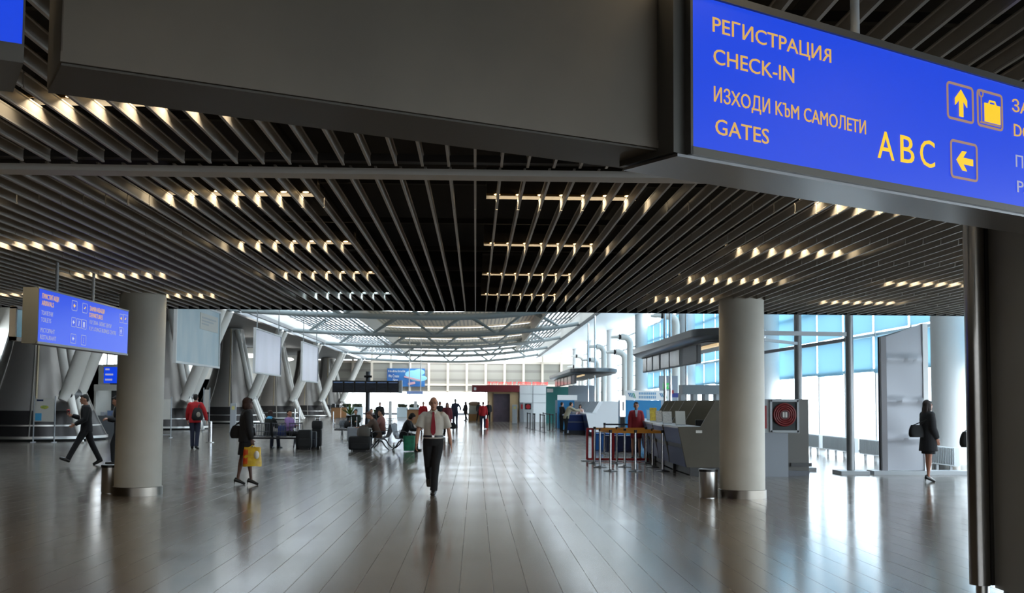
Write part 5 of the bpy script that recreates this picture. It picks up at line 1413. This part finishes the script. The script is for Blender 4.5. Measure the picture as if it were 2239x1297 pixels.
    for i in (0, 1):
        h0, k, a_, heel, toe, ft = J['leg%d' % i]
        if P.get('heels'):
            b.loop_tube([heel - ft * .004, heel.lerp(toe, .5), toe + ft * .015], [(.042, .044), (.044, .036), (.034, .026)], 10)
            b.loop_tube([heel + Vector((0, 0, .0)), Vector((heel.x, heel.y, toe.z - .02))], [.016, .008], 8)
        else:
            b.loop_tube([heel - ft * .01, heel.lerp(toe, .3) + Vector((0, 0, .012)), heel.lerp(toe, .6), toe + ft * .02], [(.05, .05), (.054, .058), (.056, .046), (.044, .032)], 12)
    fuse(S(b), 'shoes', shoes, t, min(vox, .012) * s, 2)
    if extra: extra(t, J, s, S)
    t['_j'] = 0
    del t['_j']
    J['s'] = s; J['t'] = t
    def world(v):
        v = v * s; c, q = math.cos(rot), math.sin(rot)
        return Vector((X + v.x * c - v.y * q, Y + v.x * q + v.y * c, z + v.z))
    J['world'] = world
    return J

STAND = dict(legs=[(.03, .03, .04), (-.03, .03, .04)], arms=[(.0, .12, .1), (.0, .12, .1)])
def P_(**k):
    d = dict(STAND); d.update(k); return d

# ---- the man in the white shirt
def man_extra(t, J, s, S):
    H, u = J['hip'], J['u']
    n0 = H + u * .515 + Vector((0, -.085, 0))
    b = MB(); b.rings([[n0 + Vector((x, y, 0)) for x, y in ((-.022, 0), (.022, 0), (.02, -.022), (-.02, -.022))],
                       [H + u * .475 + Vector((x, -.112 + y, 0)) for x, y in ((-.016, .01), (.016, .01), (.015, -.012), (-.015, -.012))],
                       [H + u * .36 + Vector((x, -.152 + y, 0)) for x, y in ((-.032, .01), (.032, .01), (.03, -.006), (-.03, -.006))],
                       [H + u * .22 + Vector((x, -.148 + y, 0)) for x, y in ((-.044, .01), (.044, .01), (.042, -.006), (-.042, -.006))],
                       [H + u * .14 + Vector((x, -.14 + y, 0)) for x, y in ((-.04, .01), (.04, .01), (.038, -.006), (-.038, -.006))],
                       [H + u * .10 + Vector((x, -.138 + y, 0)) for x, y in ((-.006, .01), (.006, .01), (.006, -.006), (-.006, -.006))]])
    S(b).build('tie', M_TIE, t, smooth=False)
    b = MB()
    for sx in (-1, 1):
        b.rings([[H + u * .555 + Vector((sx * .062, .0, 0)) + Vector(v) for v in ((0, 0, .012), (0, 0, -.02), (sx * .012, 0, -.018))],
                 [H + u * .54 + Vector((sx * .045, -.07, 0)) + Vector(v) for v in ((0, 0, .012), (0, 0, -.03), (sx * .01, -.012, -.028))],
                 [H + u * .515 + Vector((sx * .012, -.098, 0)) + Vector(v) for v in ((0, 0, .014), (sx * .026, -.008, -.05), (sx * .006, -.02, 0))]])
    S(b).build('collar', M_SHIRT, t)
    b = MB(); b.loop_tube([H + u * .065, H + u * .1], [(.188, .142), (.182, .138)], 24); S(b).build('belt', M_SHOE, t, smooth=True)
    S(MB().box(-.022, .022, -.152, -.138, H.z + .062, H.z + .098)).build('buckle', M_CHROME, t)
    b = MB()
    for q in range(4): b.ell(H + u * (.17 + q * .07) + Vector((.052, -.135, 0)), .006, .004, .006, 6, 4)
p0 = fl(943.5, 1081)
man = person('person in a white short-sleeved shirt and red tie walking towards the viewer', p0.x + .02, p0.y, .02, 1.74,
             P_(lean=.02, legs=[(.20, .06, -.10, .12, -.1), (-.02, 1.05, -.02, .9, 0)], arms=[(-.10, .22, .30, -.02), (.20, .18, .27, .03)], sleeve=.5, curl=(.25, .6), nod=.05, stout=1.04),
             M_SKIND, .0105, top=('shirt', M_SHIRT), bottom=('trousers', M_SUIT), hair=('bald', M_HAIRG), extra=man_extra)

# ---- woman with the yellow bag
def jacket_collar(m):
    def f(t, J, s, S):
        H, u = J['hip'], J['u']
        b = MB().loop_tube([H + u * .5, H + u * .545], [(.085, .078), (.068, .064)], 14); S(b).build('collar', m, t, smooth=True)
    return f
p0 = fl(535, 1061)
wom = person('person in a black suit and skirt with short auburn hair, holding a yellow carrier bag', p0.x, p0.y, 1.85, 1.63,
             P_(lean=.02, legs=[(-.14, .03, .02, .42), (.16, .05, .02, .38)], arms=[(.05, .25, .1), (.10, .16, .06)], heels=True, curl=(.4, 1.0), yaw=.15),
             M_HOSE, .0115, True, ('jacket', M_SUIT), ('skirt', M_SUIT), ('bob', M_HAIRR), extra=jacket_collar(M_SUIT))
def carrier_bag(c, w, h, rot, lab):
    t = thing('carrier_bag', lab, 'bag', c, rot)
    b = MB(); N = 10; loops = []
    for q in range(9):
        z = -h + h * q / 8 * .92; loops.append([Vector((w / 2 * math.cos(a) * (1 - .12 * (q / 8)) * (1 + .02 * math.sin(q * .9 + a * 3)), .07 * math.sin(a) * (1 + .15 * math.sin(q * 1.7 + a * 2)) * (1.1 - q / 11), z + .006 * math.sin(a * 3 + q * .5))) for a in [2 * PI * k / 18 for k in range(18)]])
    b.rings(loops).build('bag_body', noisy('carrier_yellow', (222, 186, 30), (196, 150, 24), 9, .35), t, smooth=True)
    MB().rings([[Vector((v.x * 1.015 - .002, v.y * 1.03, v.z)) for v in l[5:13]] for l in [loops[q] for q in (1, 3, 5, 7)]]).build('red_print', noisy('carrier_red', (206, 62, 26), (220, 110, 30), 8, .35), t, smooth=True)
    MB().ell((w * .22, -.055, -h * .45), w * .14, .03, h * .2, 10, 7).build('white_print', mat('carrier_white', (232, 228, 220), .3), t, smooth=True)
    for s_ in (-1, 1): MB().loop_tube([(-w * .2, s_ * .02, -h * .1), (-w * .06, s_ * .012, -.01), (0, s_ * .006, .012), (w * .06, s_ * .012, -.01), (w * .2, s_ * .02, -h * .1)], .007, 6).build('handle', mat('carrier_yellow_plain', (222, 186, 30), .4), t, smooth=True)
    return t
hp = wom['world'](wom['arm1'][2] + wom['arm1'][3] * .1)
carrier_bag((hp.x + .0, hp.y - .02, hp.z - .02), .36, .40, .2, 'yellow and red plastic carrier bag held by the woman in black')
def shoulder_bag(c, w, h, d, rot, lab, strap_to, m=None, name='shoulder_bag'):
    t = thing(name, lab, 'bag', c, rot); m = m or mat('bag_leather', (16, 15, 16), .65, spec=.25)
    b = MB(); loops = []
    for q in range(8):
        f = q / 7; z = -h + h * f; k = (.86, 1.0, 1.04, 1.03, 1.0, .94, .85, .72)[q]
        loops.append([Vector((w / 2 * k * (1 if abs(math.cos(a)) > .95 else 1) * math.copysign(abs(math.cos(a)) ** .6, math.cos(a)), d / 2 * (1.1 - f * .6) * math.copysign(abs(math.sin(a)) ** .8, math.sin(a)), z)) for a in [2 * PI * k_ / 20 for k_ in range(20)]])
    b.rings(loops).build('bag_body', m, t, smooth=True)
    Ri = Matrix.Rotation(-rot, 3, 'Z'); st = Ri @ (Vector(strap_to) - Vector(c))
    MB().loop_tube([(-w * .33, 0, -.02), Vector((-w * .2, 0, 0)).lerp(st, .5), st, Vector((w * .2, 0, 0)).lerp(st, .5), (w * .33, 0, -.02)], .011, 8).build('strap', m, t, smooth=True)
    return t
sh = wom['world'](wom['arm0'][0])
c = at(520, 928, p0.y - .25)
shoulder_bag((c.x - .02, sh.y - .12, 1.16), .36, .25, .14, .25, 'black leather shoulder bag of the woman with the yellow carrier bag', (sh.x + .02, sh.y - .02, 1.37))

# ---- men in dark suits at the left
def suit_extra(item=True):
    def f(t, J, s, S):
        H, u = J['hip'], J['u']
        b = MB(); b.rings([[H + u * .53 + Vector((x, y, 0)) for x, y in ((-.04, -.07), (.04, -.07), (.03, -.098), (-.03, -.098))],
                           [H + u * .35 + Vector((x, y, 0)) for x, y in ((-.045, -.13), (.045, -.13), (.04, -.152), (-.04, -.152))],
                           [H + u * .12 + Vector((x, y, 0)) for x, y in ((-.02, -.12), (.02, -.12), (.018, -.145), (-.018, -.145))]])
        S(b).build('shirt_front', M_SHIRT, t)
        b = MB(); b.rings([[H + u * .51 + Vector((x, y, 0)) for x, y in ((-.014, -.09), (.014, -.09), (.012, -.108), (-.012, -.108))],
                           [H + u * .2 + Vector((x, y, 0)) for x, y in ((-.022, -.14), (.022, -.14), (.02, -.158), (-.02, -.158))]])
        S(b).build('tie', M_SUIT, t)
    return f
p0 = fl(184, 1018)
s1 = person('person in a dark suit striding left with a small red object in the raised hand', p0.x + .03, p0.y, -1.12, 1.77,
            P_(lean=.06, legs=[(.52, .05, .0, -.35), (-.34, .12, .0, .5)], arms=[(.15, .9, .1, .2), (.15, 1.75, .22, .0)], curl=(.8, 1.2), nod=.22),
            M_SKIN, .0125, top=('jacket', M_SUIT), bottom=('trousers', M_SUIT), hair=('short', M_HAIRB), extra=suit_extra())
hp = s1['world'](s1['arm1'][2] + s1['arm1'][3] * .09)
t = thing('red_phone', 'small bright red object in the hand of the striding man in a suit', 'phone', hp, .3)
MB().box(-.035, .035, -.012, .012, -.01, .12).build('case', mat('phone_red', (220, 50, 60), .3), t, bevel=.006); MB().box(-.028, .028, -.015, -.012, .01, .1).build('screen', M_BLKPL, t)
p0 = fl(262, 1020)
person('person in a dark suit looking down, half hidden by the left column', p0.x - .02, p0.y, -1.25, 1.72,
       P_(lean=.10, legs=[(.38, .45, .0, -.1), (-.25, .1, .0, .4)], arms=[(.05, 1.7, .1, .5), (.05, 1.6, .1, .5)], curl=(.9, .9), nod=.45),
       M_SKIN, .0125, top=('jacket', M_SUIT), bottom=('trousers', M_SUIT), hair=('short', M_HAIRB), extra=suit_extra())

# ---- man in the red jacket
p0 = fl(425, 982)
rj = person('person in a red jacket walking away with a dark rucksack on one shoulder', p0.x, p0.y, PI + .05, 1.84,
            P_(lean=.02, legs=[(.08, .05, -.02), (-.06, .2, .0, .2)], arms=[(.15, .3, .2), (-.10, .15, .42)], curl=(.5, .5)),
            M_SKIN, .014, top=('jacket', M_REDJ), bottom=('trousers', M_NAVY), hair=('short', M_HAIRB), extra=jacket_collar(M_REDJ))
t = thing('rucksack', 'dark rucksack with a pale patch on the back of the man in the red jacket', 'rucksack', (p0.x + .14, p0.y - .27, 1.15), 0)
MB().rings([[Vector((w * math.copysign(abs(math.cos(a)) ** .6, math.cos(a)), d * math.copysign(abs(math.sin(a)) ** .6, math.sin(a)), z)) for a in [2 * PI * k / 18 for k in range(18)]] for w, d, z in ((.14, .06, -.18), (.19, .1, -.1), (.18, .11, .02), (.15, .09, .16), (.09, .05, .25))]).build('pack', mat('rucksack_black', (24, 22, 24), .8), t, smooth=True)
MB().ell((.06, -.105, .02), .07, .02, .09, 10, 7).build('pocket', mat('rucksack_patch', (150, 140, 128), .7), t, smooth=True)
MB().loop_tube([(.02, .0, .22), (.03, .06, .33), (.02, .16, .36)], .018, 6).build('strap', M_BLACK, t, smooth=True)

# ---- woman in black at the right
def badge(t, J, s, S):
    H, u = J['hip'], J['u']
    S(MB().box(.03, .07, -.155, -.148, H.z + .1, H.z + .17)).build('badge', M_WHITE, t)
    b = MB().rings([[H + u * .53 + Vector((x, y, 0)) for x, y in ((-.03, -.06), (.03, -.06), (.02, -.09), (-.02, -.09))], [H + u * .33 + Vector((x, y, 0)) for x, y in ((-.02, -.13), (.02, -.13), (.018, -.15), (-.018, -.15))]])
    S(b).build('neckline', M_SKIN, t)
p0 = fl(2031, 1054)
wr = person('person in a black coat with long dark hair standing beside the exhibition panel', p0.x, p0.y, 1.72, 1.67,
            P_(lean=-.02, legs=[(.08, .03, .02, .42), (-.07, .03, .02, .42)], arms=[(.05, .2, .05), (.06, .3, .05)], heels=True, curl=(.4, .4)),
            mat('skin_legs', (150, 100, 78), .5), .0115, True, ('coat', M_SUIT), ('skirt', M_SUIT), ('long', mat('long_dark_hair', (34, 22, 19), .75)), extra=badge)
sh = wr['world'](wr['arm1'][0])
shoulder_bag((p0.x - .27, p0.y - .05, 1.22), .34, .26, .15, .1, 'black shoulder bag of the woman standing beside the exhibition panel', (sh.x - .05, sh.y, 1.36))
# person hidden behind the pillar; only the bag shows
p0 = fl(2150, 1056)
ph = person('person in black almost hidden behind the service pillar, only a bag showing', p0.x, p0.y, 1.6, 1.68,
            P_(lean=0, arms=[(.05, .2, .05), (.06, .3, .05)]), M_SKIN, .02, True, ('coat', M_SUIT), ('trousers', M_SUIT), ('long', M_HAIRB))
c = at(2116, 944, p0.y - .1)
shoulder_bag((c.x + .03, p0.y - .15, c.z), .44, .33, .2, 0, 'rounded black bag sticking out beside the edge of the service pillar', (p0.x - .05, p0.y, 1.38))

# ---- people further away
def seated(lab, X, Y, rot, h, top, bottom, hair, P=None, **k):
    q = dict(lean=.05, legs=[(1.5, 1.5, .06), (1.5, 1.42, .06)], arms=[(.5, 1.1, .1, .25), (.5, 1.1, .1, .25)])
    if P: q.update(P)
    return person(lab, X, Y, rot, h, q, k.pop('skin', M_SKIN), k.pop('vox', .016), k.pop('female', False), top, bottom, hair, **k)

# ============================================================ waiting benches, travellers and luggage
M_BENCH = mat('bench_metal', (110, 114, 120), .35, .7)
def bench(loc, rot, n, lab, pitch=.56):
    t = thing('waiting_bench', lab, 'bench', loc, rot, 'metal waiting benches')
    W_ = n * pitch
    MB().box(-W_ / 2, W_ / 2, -.04, .04, .33, .39).build('beam', M_DKSTEEL, t)
    for i in range(n):
        x = -W_ / 2 + (i + .5) * pitch
        b = MB()
        for q in range(9):
            yy = -.24 + q * .052; b.loop_tube([(x - .24, yy, .42 + .02 * abs(q - 4) / 4), (x + .24, yy, .42 + .02 * abs(q - 4) / 4)], .013, 6)
        b.bar((x - .22, -.25, .43), (x - .22, .2, .41), .02, .02).bar((x + .22, -.25, .43), (x + .22, .2, .41), .02, .02)
        s_ = b.build('seat', M_BENCH, t, smooth=True)
        b = MB()
        for q in range(9):
            xx = x - .22 + q * .055; b.loop_tube([(xx, .2, .43), (xx, .27, .55), (xx, .36, .88)], .012, 6)
        b.bar((x - .24, .36, .88), (x + .24, .36, .88), .025, .025).bar((x - .24, .28, .6), (x + .24, .28, .6), .02, .02)
        b.build('backrest', M_BENCH, t, smooth=True)
    for sx in (-W_ / 2 + .35, W_ / 2 - .35):
        for sy in (-1, 1):
            MB().loop_tube([(sx, 0, .34), (sx, sy * .1, .3), (sx, sy * .2, .14), (sx, sy * .33, .018)], [.03, .026, .022, .018], 8).build('leg', M_DKSTEEL, t, smooth=True)
    for sx in (-W_ / 2, W_ / 2):
        MB().loop_tube([(sx, .2, .42), (sx, .22, .64), (sx, -.1, .66), (sx, -.22, .6), (sx, -.2, .44)], .014, 8).build('armrest', M_BENCH, t, smooth=True)
    return t
YB = 38.4
bx = xat(598, YB)
bench((bx, YB, 0), PI, 4, 'metal waiting bench under the two travellers left of the suitcases')
seated('person in a dark coat with a bright blue collar, seated with the back turned', xat(589, YB), YB + .02, PI - .35, 1.68, ('jacket', mat('dark_green_coat', (30, 32, 30), .85)), ('trousers', M_NAVY), ('bob', M_HAIRR), dict(lean=.12), female=True,
       extra=lambda t, J, s, S: S(MB().loop_tube([J['hip'] + J['u'] * .47 + Vector((0, .03, 0)), J['hip'] + J['u'] * .57], [(.135, .11), (.085, .08)], 14)).build('hood', mat('sky_blue_cloth', (70, 160, 205), .7), t, smooth=True) and None)
seated('person in a lilac shirt seated with folded arms at the end of the bench', xat(636, YB) - .05, YB + .02, 1.15, 1.74, ('shirt', M_LILAC), ('trousers', M_SUIT), ('short', M_HAIRB), dict(lean=-.02, arms=[(.35, 1.5, .12, .9), (.35, 1.5, .12, .9)], yaw=-.2))
def bag_on_seat(px_, Y, z, rx, ry, rz, m, lab, name='travel_bag'):
    x = xat(px_, Y); t = thing(name, lab, 'bag', (x, Y, z))
    MB().rings([[Vector((rx * k * math.copysign(abs(math.cos(a)) ** .5, math.cos(a)), ry * k * math.copysign(abs(math.sin(a)) ** .5, math.sin(a)), zz)) for a in [2 * PI * w / 20 for w in range(20)]] for k, zz in ((.86, 0), (1, rz * .15), (1, rz * .6), (.9, rz * .85), (.6, rz))]).build('bag_body', m, t, smooth=True)
    MB().loop_tube([(-rx * .4, 0, rz * .9), (-rx * .25, 0, rz * 1.2), (rx * .25, 0, rz * 1.2), (rx * .4, 0, rz * .9)], .014, 6).build('handle', m, t, smooth=True)
    return t
bag_on_seat(619, YB, .44, .16, .14, .36, mat('blue_bag', (40, 62, 130), .6), 'small blue bag on the bench beside the person in lilac')
bag_on_seat(548, YB, .44, .2, .16, .3, M_BLKPL, 'black bag at the left end of the bench, behind the woman with the yellow bag')
def suitcase(px_, yb, w, h, d, m, lab, handle=True, rot=0, soft=False):
    p = fl(px_, yb); t = thing('suitcase', lab, 'suitcase', (p.x, p.y + d / 2, 0), rot)
    r = .06
    def rr(ww, dd): return [Vector((ww / 2 * math.copysign(abs(math.cos(a)) ** .35, math.cos(a)), dd / 2 * math.copysign(abs(math.sin(a)) ** .35, math.sin(a)), 0)) for a in [2 * PI * (k + .5) / 28 for k in range(28)]]
    MB().rings([[v + Vector((0, 0, z)) for v in rr(w * k, d * k)] for k, z in ((.9, .06), (1, .1), (1, h - .06), (.97, h - .02), (.86, h))]).build('shell', m, t, smooth=True)
    MB().box(-w * .38, w * .38, -d / 2 - .03, -d / 2 + .01, h * .18, h * .55).build('front_pocket', m, t, bevel=.012)
    for sx in (-1, 1): MB().cyl((sx * w * .38 - .015, d * .3, .045), (sx * w * .38 + .015, d * .3, .045), .045, n=14).build('wheel', M_BLKPL, t, smooth=True)
    MB().box(-w * .3, w * .3, -d * .4, -d * .3, 0, .07).build('foot', M_BLKPL, t)
    if handle:
        for sx in (-1, 1): MB().cyl((sx * w * .22, d * .35, h - .02), (sx * w * .22, d * .35, h + .42), .009, n=8).build('handle_rod', M_CHROME, t, smooth=True)
        MB().box(-w * .26, w * .26, d * .35 - .015, d * .35 + .015, h + .41, h + .45).build('handle_grip', M_BLKPL, t)
    return t
M_CASE = mat('case_black', (20, 21, 24), .6); M_CASE2 = mat('case_navy', (24, 28, 40), .55)
suitcase(665, 984, .46, .68, .3, M_CASE, 'big black suitcase without raised handle, left in the row of luggage', False)
suitcase(680, 982, .34, .6, .26, M_CASE2, 'dark navy soft suitcase standing in the middle of the row of luggage', False)
suitcase(691, 980, .36, .66, .28, M_CASE, 'black trolley suitcase with raised chrome handle, rightmost in the row of luggage', True)
p = fl(691, 980); t = thing('travel_bag', 'rounded black bag balanced on top of the rightmost trolley suitcase', 'bag', (p.x + .02, p.y + .08, .665))
MB().rings([[Vector((.19 * k * math.copysign(abs(math.cos(a)) ** .5, math.cos(a)), .12 * k * math.copysign(abs(math.sin(a)) ** .5, math.sin(a)), zz)) for a in [2 * PI * w / 20 for w in range(20)]] for k, zz in ((.9, 0), (1, .06), (1, .22), (.85, .29))]).build('bag_body', M_CASE, t, smooth=True)
MB().loop_tube([(-.07, 0, .28), (-.05, 0, .33), (.05, 0, .33), (.07, 0, .28)], .012, 6).build('handle', M_CASE, t, smooth=True)

# second pair of benches, seen end-on
Y2 = 38.0
xl, xr = xat(838, Y2), xat(880, Y2)
bench((xl - .05, Y2, 0), -PI / 2, 4, 'metal waiting bench seen end-on, facing left, below the flight monitors')
bench((xr + .05, Y2, 0), PI / 2, 4, 'metal waiting bench seen end-on, facing right, behind the walking man\'s elbow')
seated('person in a brown jacket bent over, seated facing left below the flight monitors', xl - .10, Y2 - .85, -PI / 2 + .1, 1.76, ('jacket', M_BROWN), ('trousers', M_SUIT), ('short', mat('brown_hair', (96, 58, 46), .6)), dict(lean=.38, nod=.5, arms=[(.7, .9, .1, .25), (.7, .9, .1, .25)]))
t = thing('newspaper', 'white paper held open by the person in the brown jacket', 'paper', (xat(812, Y2 - .9), Y2 - .9, .78))
MB().add([(-.16, -.14, 0), (0, -.15, -.05), (.1, -.14, .03), (-.16, .14, .02), (0, .15, -.03), (.1, .14, .05)], [(0, 1, 4, 3), (1, 2, 5, 4)]).build('sheet', mat('paper_white', (225, 222, 215), .7), t)
seated('person in black bent forward, seated facing right beside a green bag', xr + .10, Y2 - .85, PI / 2 - .15, 1.68, ('jacket', M_SUIT), ('trousers', M_SUIT), ('bob', M_HAIRB), dict(lean=.4, nod=.55), female=True)
seated('person with pinkish brown top seated behind the person in the brown jacket', xl - .10, Y2 + .85, -PI / 2 - .2, 1.8, ('shirt', mat('pinkish_top', (140, 92, 84), .8)), ('trousers', M_NAVY), ('short', M_HAIRB), dict(lean=.05), vox=.02)
t = thing('shopping_bag', 'green shopping bag standing by the bench in front of the seated person in black', 'bag', (xr + .32, Y2 - 1.25, .02), .2)
MB().rings([[Vector((.19 * k * math.copysign(abs(math.cos(a)) ** .4, math.cos(a)), .1 * k * math.copysign(abs(math.sin(a)) ** .5, math.sin(a)), z)) for a in [2 * PI * (w + .5) / 24 for w in range(24)]] for k, z in ((.92, 0), (.96, .1), (1, .3), (1.04, .5))]).build('bag_body', noisy('green_bag', (18, 130, 92), (12, 100, 74), 8, .5), t, smooth=True)
for s_ in (-1, 1): MB().loop_tube([(-.08, s_ * .06, .48), (-.05, s_ * .04, .6), (.05, s_ * .04, .6), (.08, s_ * .06, .48)], .008, 6).build('handle', M_BLKPL, t, smooth=True)
t = thing('drinks_bottle', 'small pale bottle on the floor under the bench that faces right', 'bottle', (fl(861, 985).x, fl(861, 985).y, 0))
MB().lathe([(.04, 0), (.042, .02), (.042, .15), (.018, .2), (.018, .235)], n=16).build('body', mat('pale_bottle', (190, 205, 200), .2), t, smooth=True)
MB().lathe([(.02, .235), (.02, .26)], n=12).build('cap', M_RED, t)
suitcase(785, 988, .72, .5, .4, M_CASE, 'wide black holdall case on the floor at the left of the pair of benches', False)
p = fl(785, 988); t = thing('travel_bag', 'grey-brown bag resting on top of the wide black holdall', 'bag', (p.x + .12, p.y + .2, .5))
MB().rings([[Vector((.22 * k * math.copysign(abs(math.cos(a)) ** .5, math.cos(a)), .14 * k * math.copysign(abs(math.sin(a)) ** .5, math.sin(a)), zz)) for a in [2 * PI * w / 20 for w in range(20)]] for k, zz in ((.9, 0), (1, .06), (.95, .22), (.6, .32))]).build('bag_body', mat('grey_brown_bag', (92, 86, 80), .7), t, smooth=True)
MB().loop_tube([(-.08, 0, .3), (-.05, 0, .36), (.05, 0, .36), (.08, 0, .3)], .012, 6).build('handle', M_BLKPL, t, smooth=True)
suitcase(772, 968, .5, .62, .25, mat('case_grey', (150, 154, 160), .4), 'light grey suitcase behind the wide black holdall', True)

# third bench further back with travellers
Y3 = 50.0
bench((xat(800, Y3), Y3, 0), 0, 5, 'metal waiting bench further back, crossing behind the monitor pole')
seated('person in dark clothes seated behind and right of the monitor pole', xat(812, Y3), Y3 - .02, .25, 1.72, ('jacket', M_SUIT), ('trousers', M_SUIT), ('short', M_HAIRB), vox=.022)
seated('person in dark green seated left of the monitor pole, further back', xat(779, Y3), Y3 - .02, -.2, 1.68, ('jacket', mat('dark_green_cloth', (36, 48, 42), .85)), ('trousers', M_SUIT), ('short', M_HAIRB), vox=.022)
bag_on_seat(764, Y3 - .1, .44, .22, .18, .34, M_CASE, 'black holdall on the further bench, under the dark plant pot')
p = fl(754, 934); t = thing('travel_bag', 'round black holdall lying on the floor, leftmost by the further bench', 'bag', (p.x, p.y, 0))
MB().cyl((-.32, 0, .22), (.32, 0, .22), .22, n=20).build('bag_body', M_CASE, t, smooth=True); MB().loop_tube([(-.12, 0, .42), (-.08, 0, .52), (.08, 0, .52), (.12, 0, .42)], .015, 6).build('handle', M_CASE, t, smooth=True)

def walker(px_, yf, h, rot, lab, top, bottom, hair, female=False, P=None, vox=.022, skin=None, **k):
    q = dict(legs=[(.15, .1, .02), (-.15, .25, .02)], arms=[(-.1, .2, .12), (.15, .3, .12)])
    if P: q.update(P)
    p = fl(px_, yf)
    return person(lab, p.x, p.y, rot, h, P_(**q), skin or M_SKIN, vox, female, top, bottom, hair, **k)
M_DRED = mat('dark_red_coat', (100, 24, 34), .8)
walker(830, 941, 1.62, .1, 'person in black standing beyond the benches, right of the monitor pole', ('jacket', M_SUIT), ('trousers', M_SUIT), ('short', M_HAIRB))
walker(925, 940, 1.66, 0, 'person in a bright red top behind the walking man\'s right shoulder', ('jacket', M_REDJ), ('trousers', M_SUIT), ('short', M_HAIRB))
walker(961, 941, 1.66, .2, 'person in black directly behind the walking man, left of the one in dark red', ('jacket', M_SUIT), ('trousers', M_SUIT), ('bob', M_HAIRB), True)
w = walker(977, 955, 1.60, .15, 'person in a dark red coat behind the white-shirted man, carrying a black bag', ('coat', M_DRED), ('trousers', M_SUIT), ('long', mat('brown_long_hair', (90, 60, 48), .5)), True, vox=.018)
hp = w['world'](w['arm0'][2] + w['arm0'][3] * .1)
shoulder_bag((hp.x + .05, hp.y, hp.z - .05), .34, .3, .18, 0, 'black bag carried by the person in the dark red coat', (hp.x + .02, hp.y, hp.z + .05))
walker(995, 934, 1.86, PI - .2, 'tall person in dark blue with a hand on the hip, right of the walking man', ('shirt', M_NAVY), ('trousers', M_NAVY), ('short', M_HAIRG), P=dict(legs=[(.02, .02, .03), (-.02, .02, .03)], arms=[(.0, .3, .1), (-.2, 1.2, .55, .5)]), vox=.02)
walker(1018, 920, 1.66, -1.0, 'small distant person in a dark coat alone in the bright hall', ('coat', M_SUIT), ('trousers', M_SUIT), ('long', M_HAIRB), True, vox=.03)
w = walker(1056, 938, 1.68, PI, 'person in a red jacket and dark trousers walking away towards the kiosk', ('jacket', M_REDJ), ('trousers', M_NAVY), ('short', mat('dark_red_hair', (80, 24, 22), .6)), vox=.02)
hp = w['world'](w['arm0'][2] + w['arm0'][3] * .12)
if hp.x < fl(1056, 938).x: hp = w['world'](w['arm1'][2] + w['arm1'][3] * .12)
t = thing('red_bag', 'bright red bag hanging beside the person walking to the kiosk', 'bag', (hp.x, hp.y, hp.z - .72))
MB().rings([[Vector((.1 * k * math.cos(a), .06 * k * math.sin(a), z)) for a in [2 * PI * w_ / 14 for w_ in range(14)]] for k, z in ((.7, 0), (1, .1), (1, .45), (.5, .6))]).build('bag_body', mat('bright_red_bag', (210, 50, 40), .6), t, smooth=True)
MB().loop_tube([(-.04, 0, .56), (-.02, 0, .78), (.04, 0, .56)], .015, 6).build('strap', M_RED, t, smooth=True)
walker(1047, 923, 1.66, .3, 'person in dark clothes left of and beyond the one in the red jacket', ('jacket', M_SUIT), ('trousers', M_SUIT), ('long', M_HAIRB), True, vox=.03)
walker(1068, 924, 1.7, .0, 'person in black right of and beyond the one in the red jacket', ('jacket', M_SUIT), ('trousers', M_SUIT), ('short', M_HAIRB), vox=.03)
walker(1228, 943, 1.68, PI / 2 + .6, 'person in dark clothes at the farther counter, left of the one in beige', ('shirt', M_SUIT), ('trousers', M_SUIT), ('short', M_HAIRB), P=dict(legs=[(.05, .05, .03), (-.05, .05, .03)], arms=[(.3, .9, .1), (.2, .6, .1)]), vox=.02)
walker(1238, 950, 1.74, PI / 2 + .35, 'person in a beige jacket leaning over the dark blue service counter', ('jacket', M_BEIGE), ('trousers', M_SUIT), ('short', M_HAIRB), P=dict(lean=.42, legs=[(.05, .02, .03), (-.1, .05, .03)], arms=[(1.1, .5, .1), (1.1, .5, .1)]), vox=.018)
p = at(1269, 880, 59.6)
person('person with dark hair behind the dark blue service counter, facing the one in beige', p.x, 59.6, -.3, 1.54, P_(arms=[(.5, .9, .1, .2), (.5, .9, .1, .2)]), M_SKIN, .022, True, ('shirt', mat('pale_pink_top', (200, 170, 165), .8)), ('skirt', M_SUIT), ('bob', M_HAIRB))
def scarf(t, J, s, S):
    H, u = J['hip'], J['u']
    S(MB().rings([[H + u * .54 + Vector((x, y, 0)) for x, y in ((-.05, -.07), (.05, -.07), (.04, -.1), (-.04, -.1))], [H + u * .42 + Vector((x, y, 0)) for x, y in ((-.03, -.12), (.03, -.12), (.028, -.155), (-.028, -.155))], [H + u * .33 + Vector((x, y, 0)) for x, y in ((-.02, -.135), (.02, -.135), (.018, -.165), (-.018, -.165))]])).build('scarf', mat('pale_scarf', (150, 160, 175), .7), t)
walker(1391, 1003, 1.66, -.1, 'person in a red jacket and grey scarf facing the viewer behind the chrome barriers', ('jacket', mat('deep_red_jacket', (136, 22, 34), .75)), ('skirt', mat('deep_red_skirt', (120, 20, 32), .75)), ('short', M_HAIRB), True,
       P=dict(legs=[(.03, .03, .03), (-.03, .03, .03)], arms=[(.0, .15, .1), (.0, .15, .1)]), vox=.014, extra=scarf)
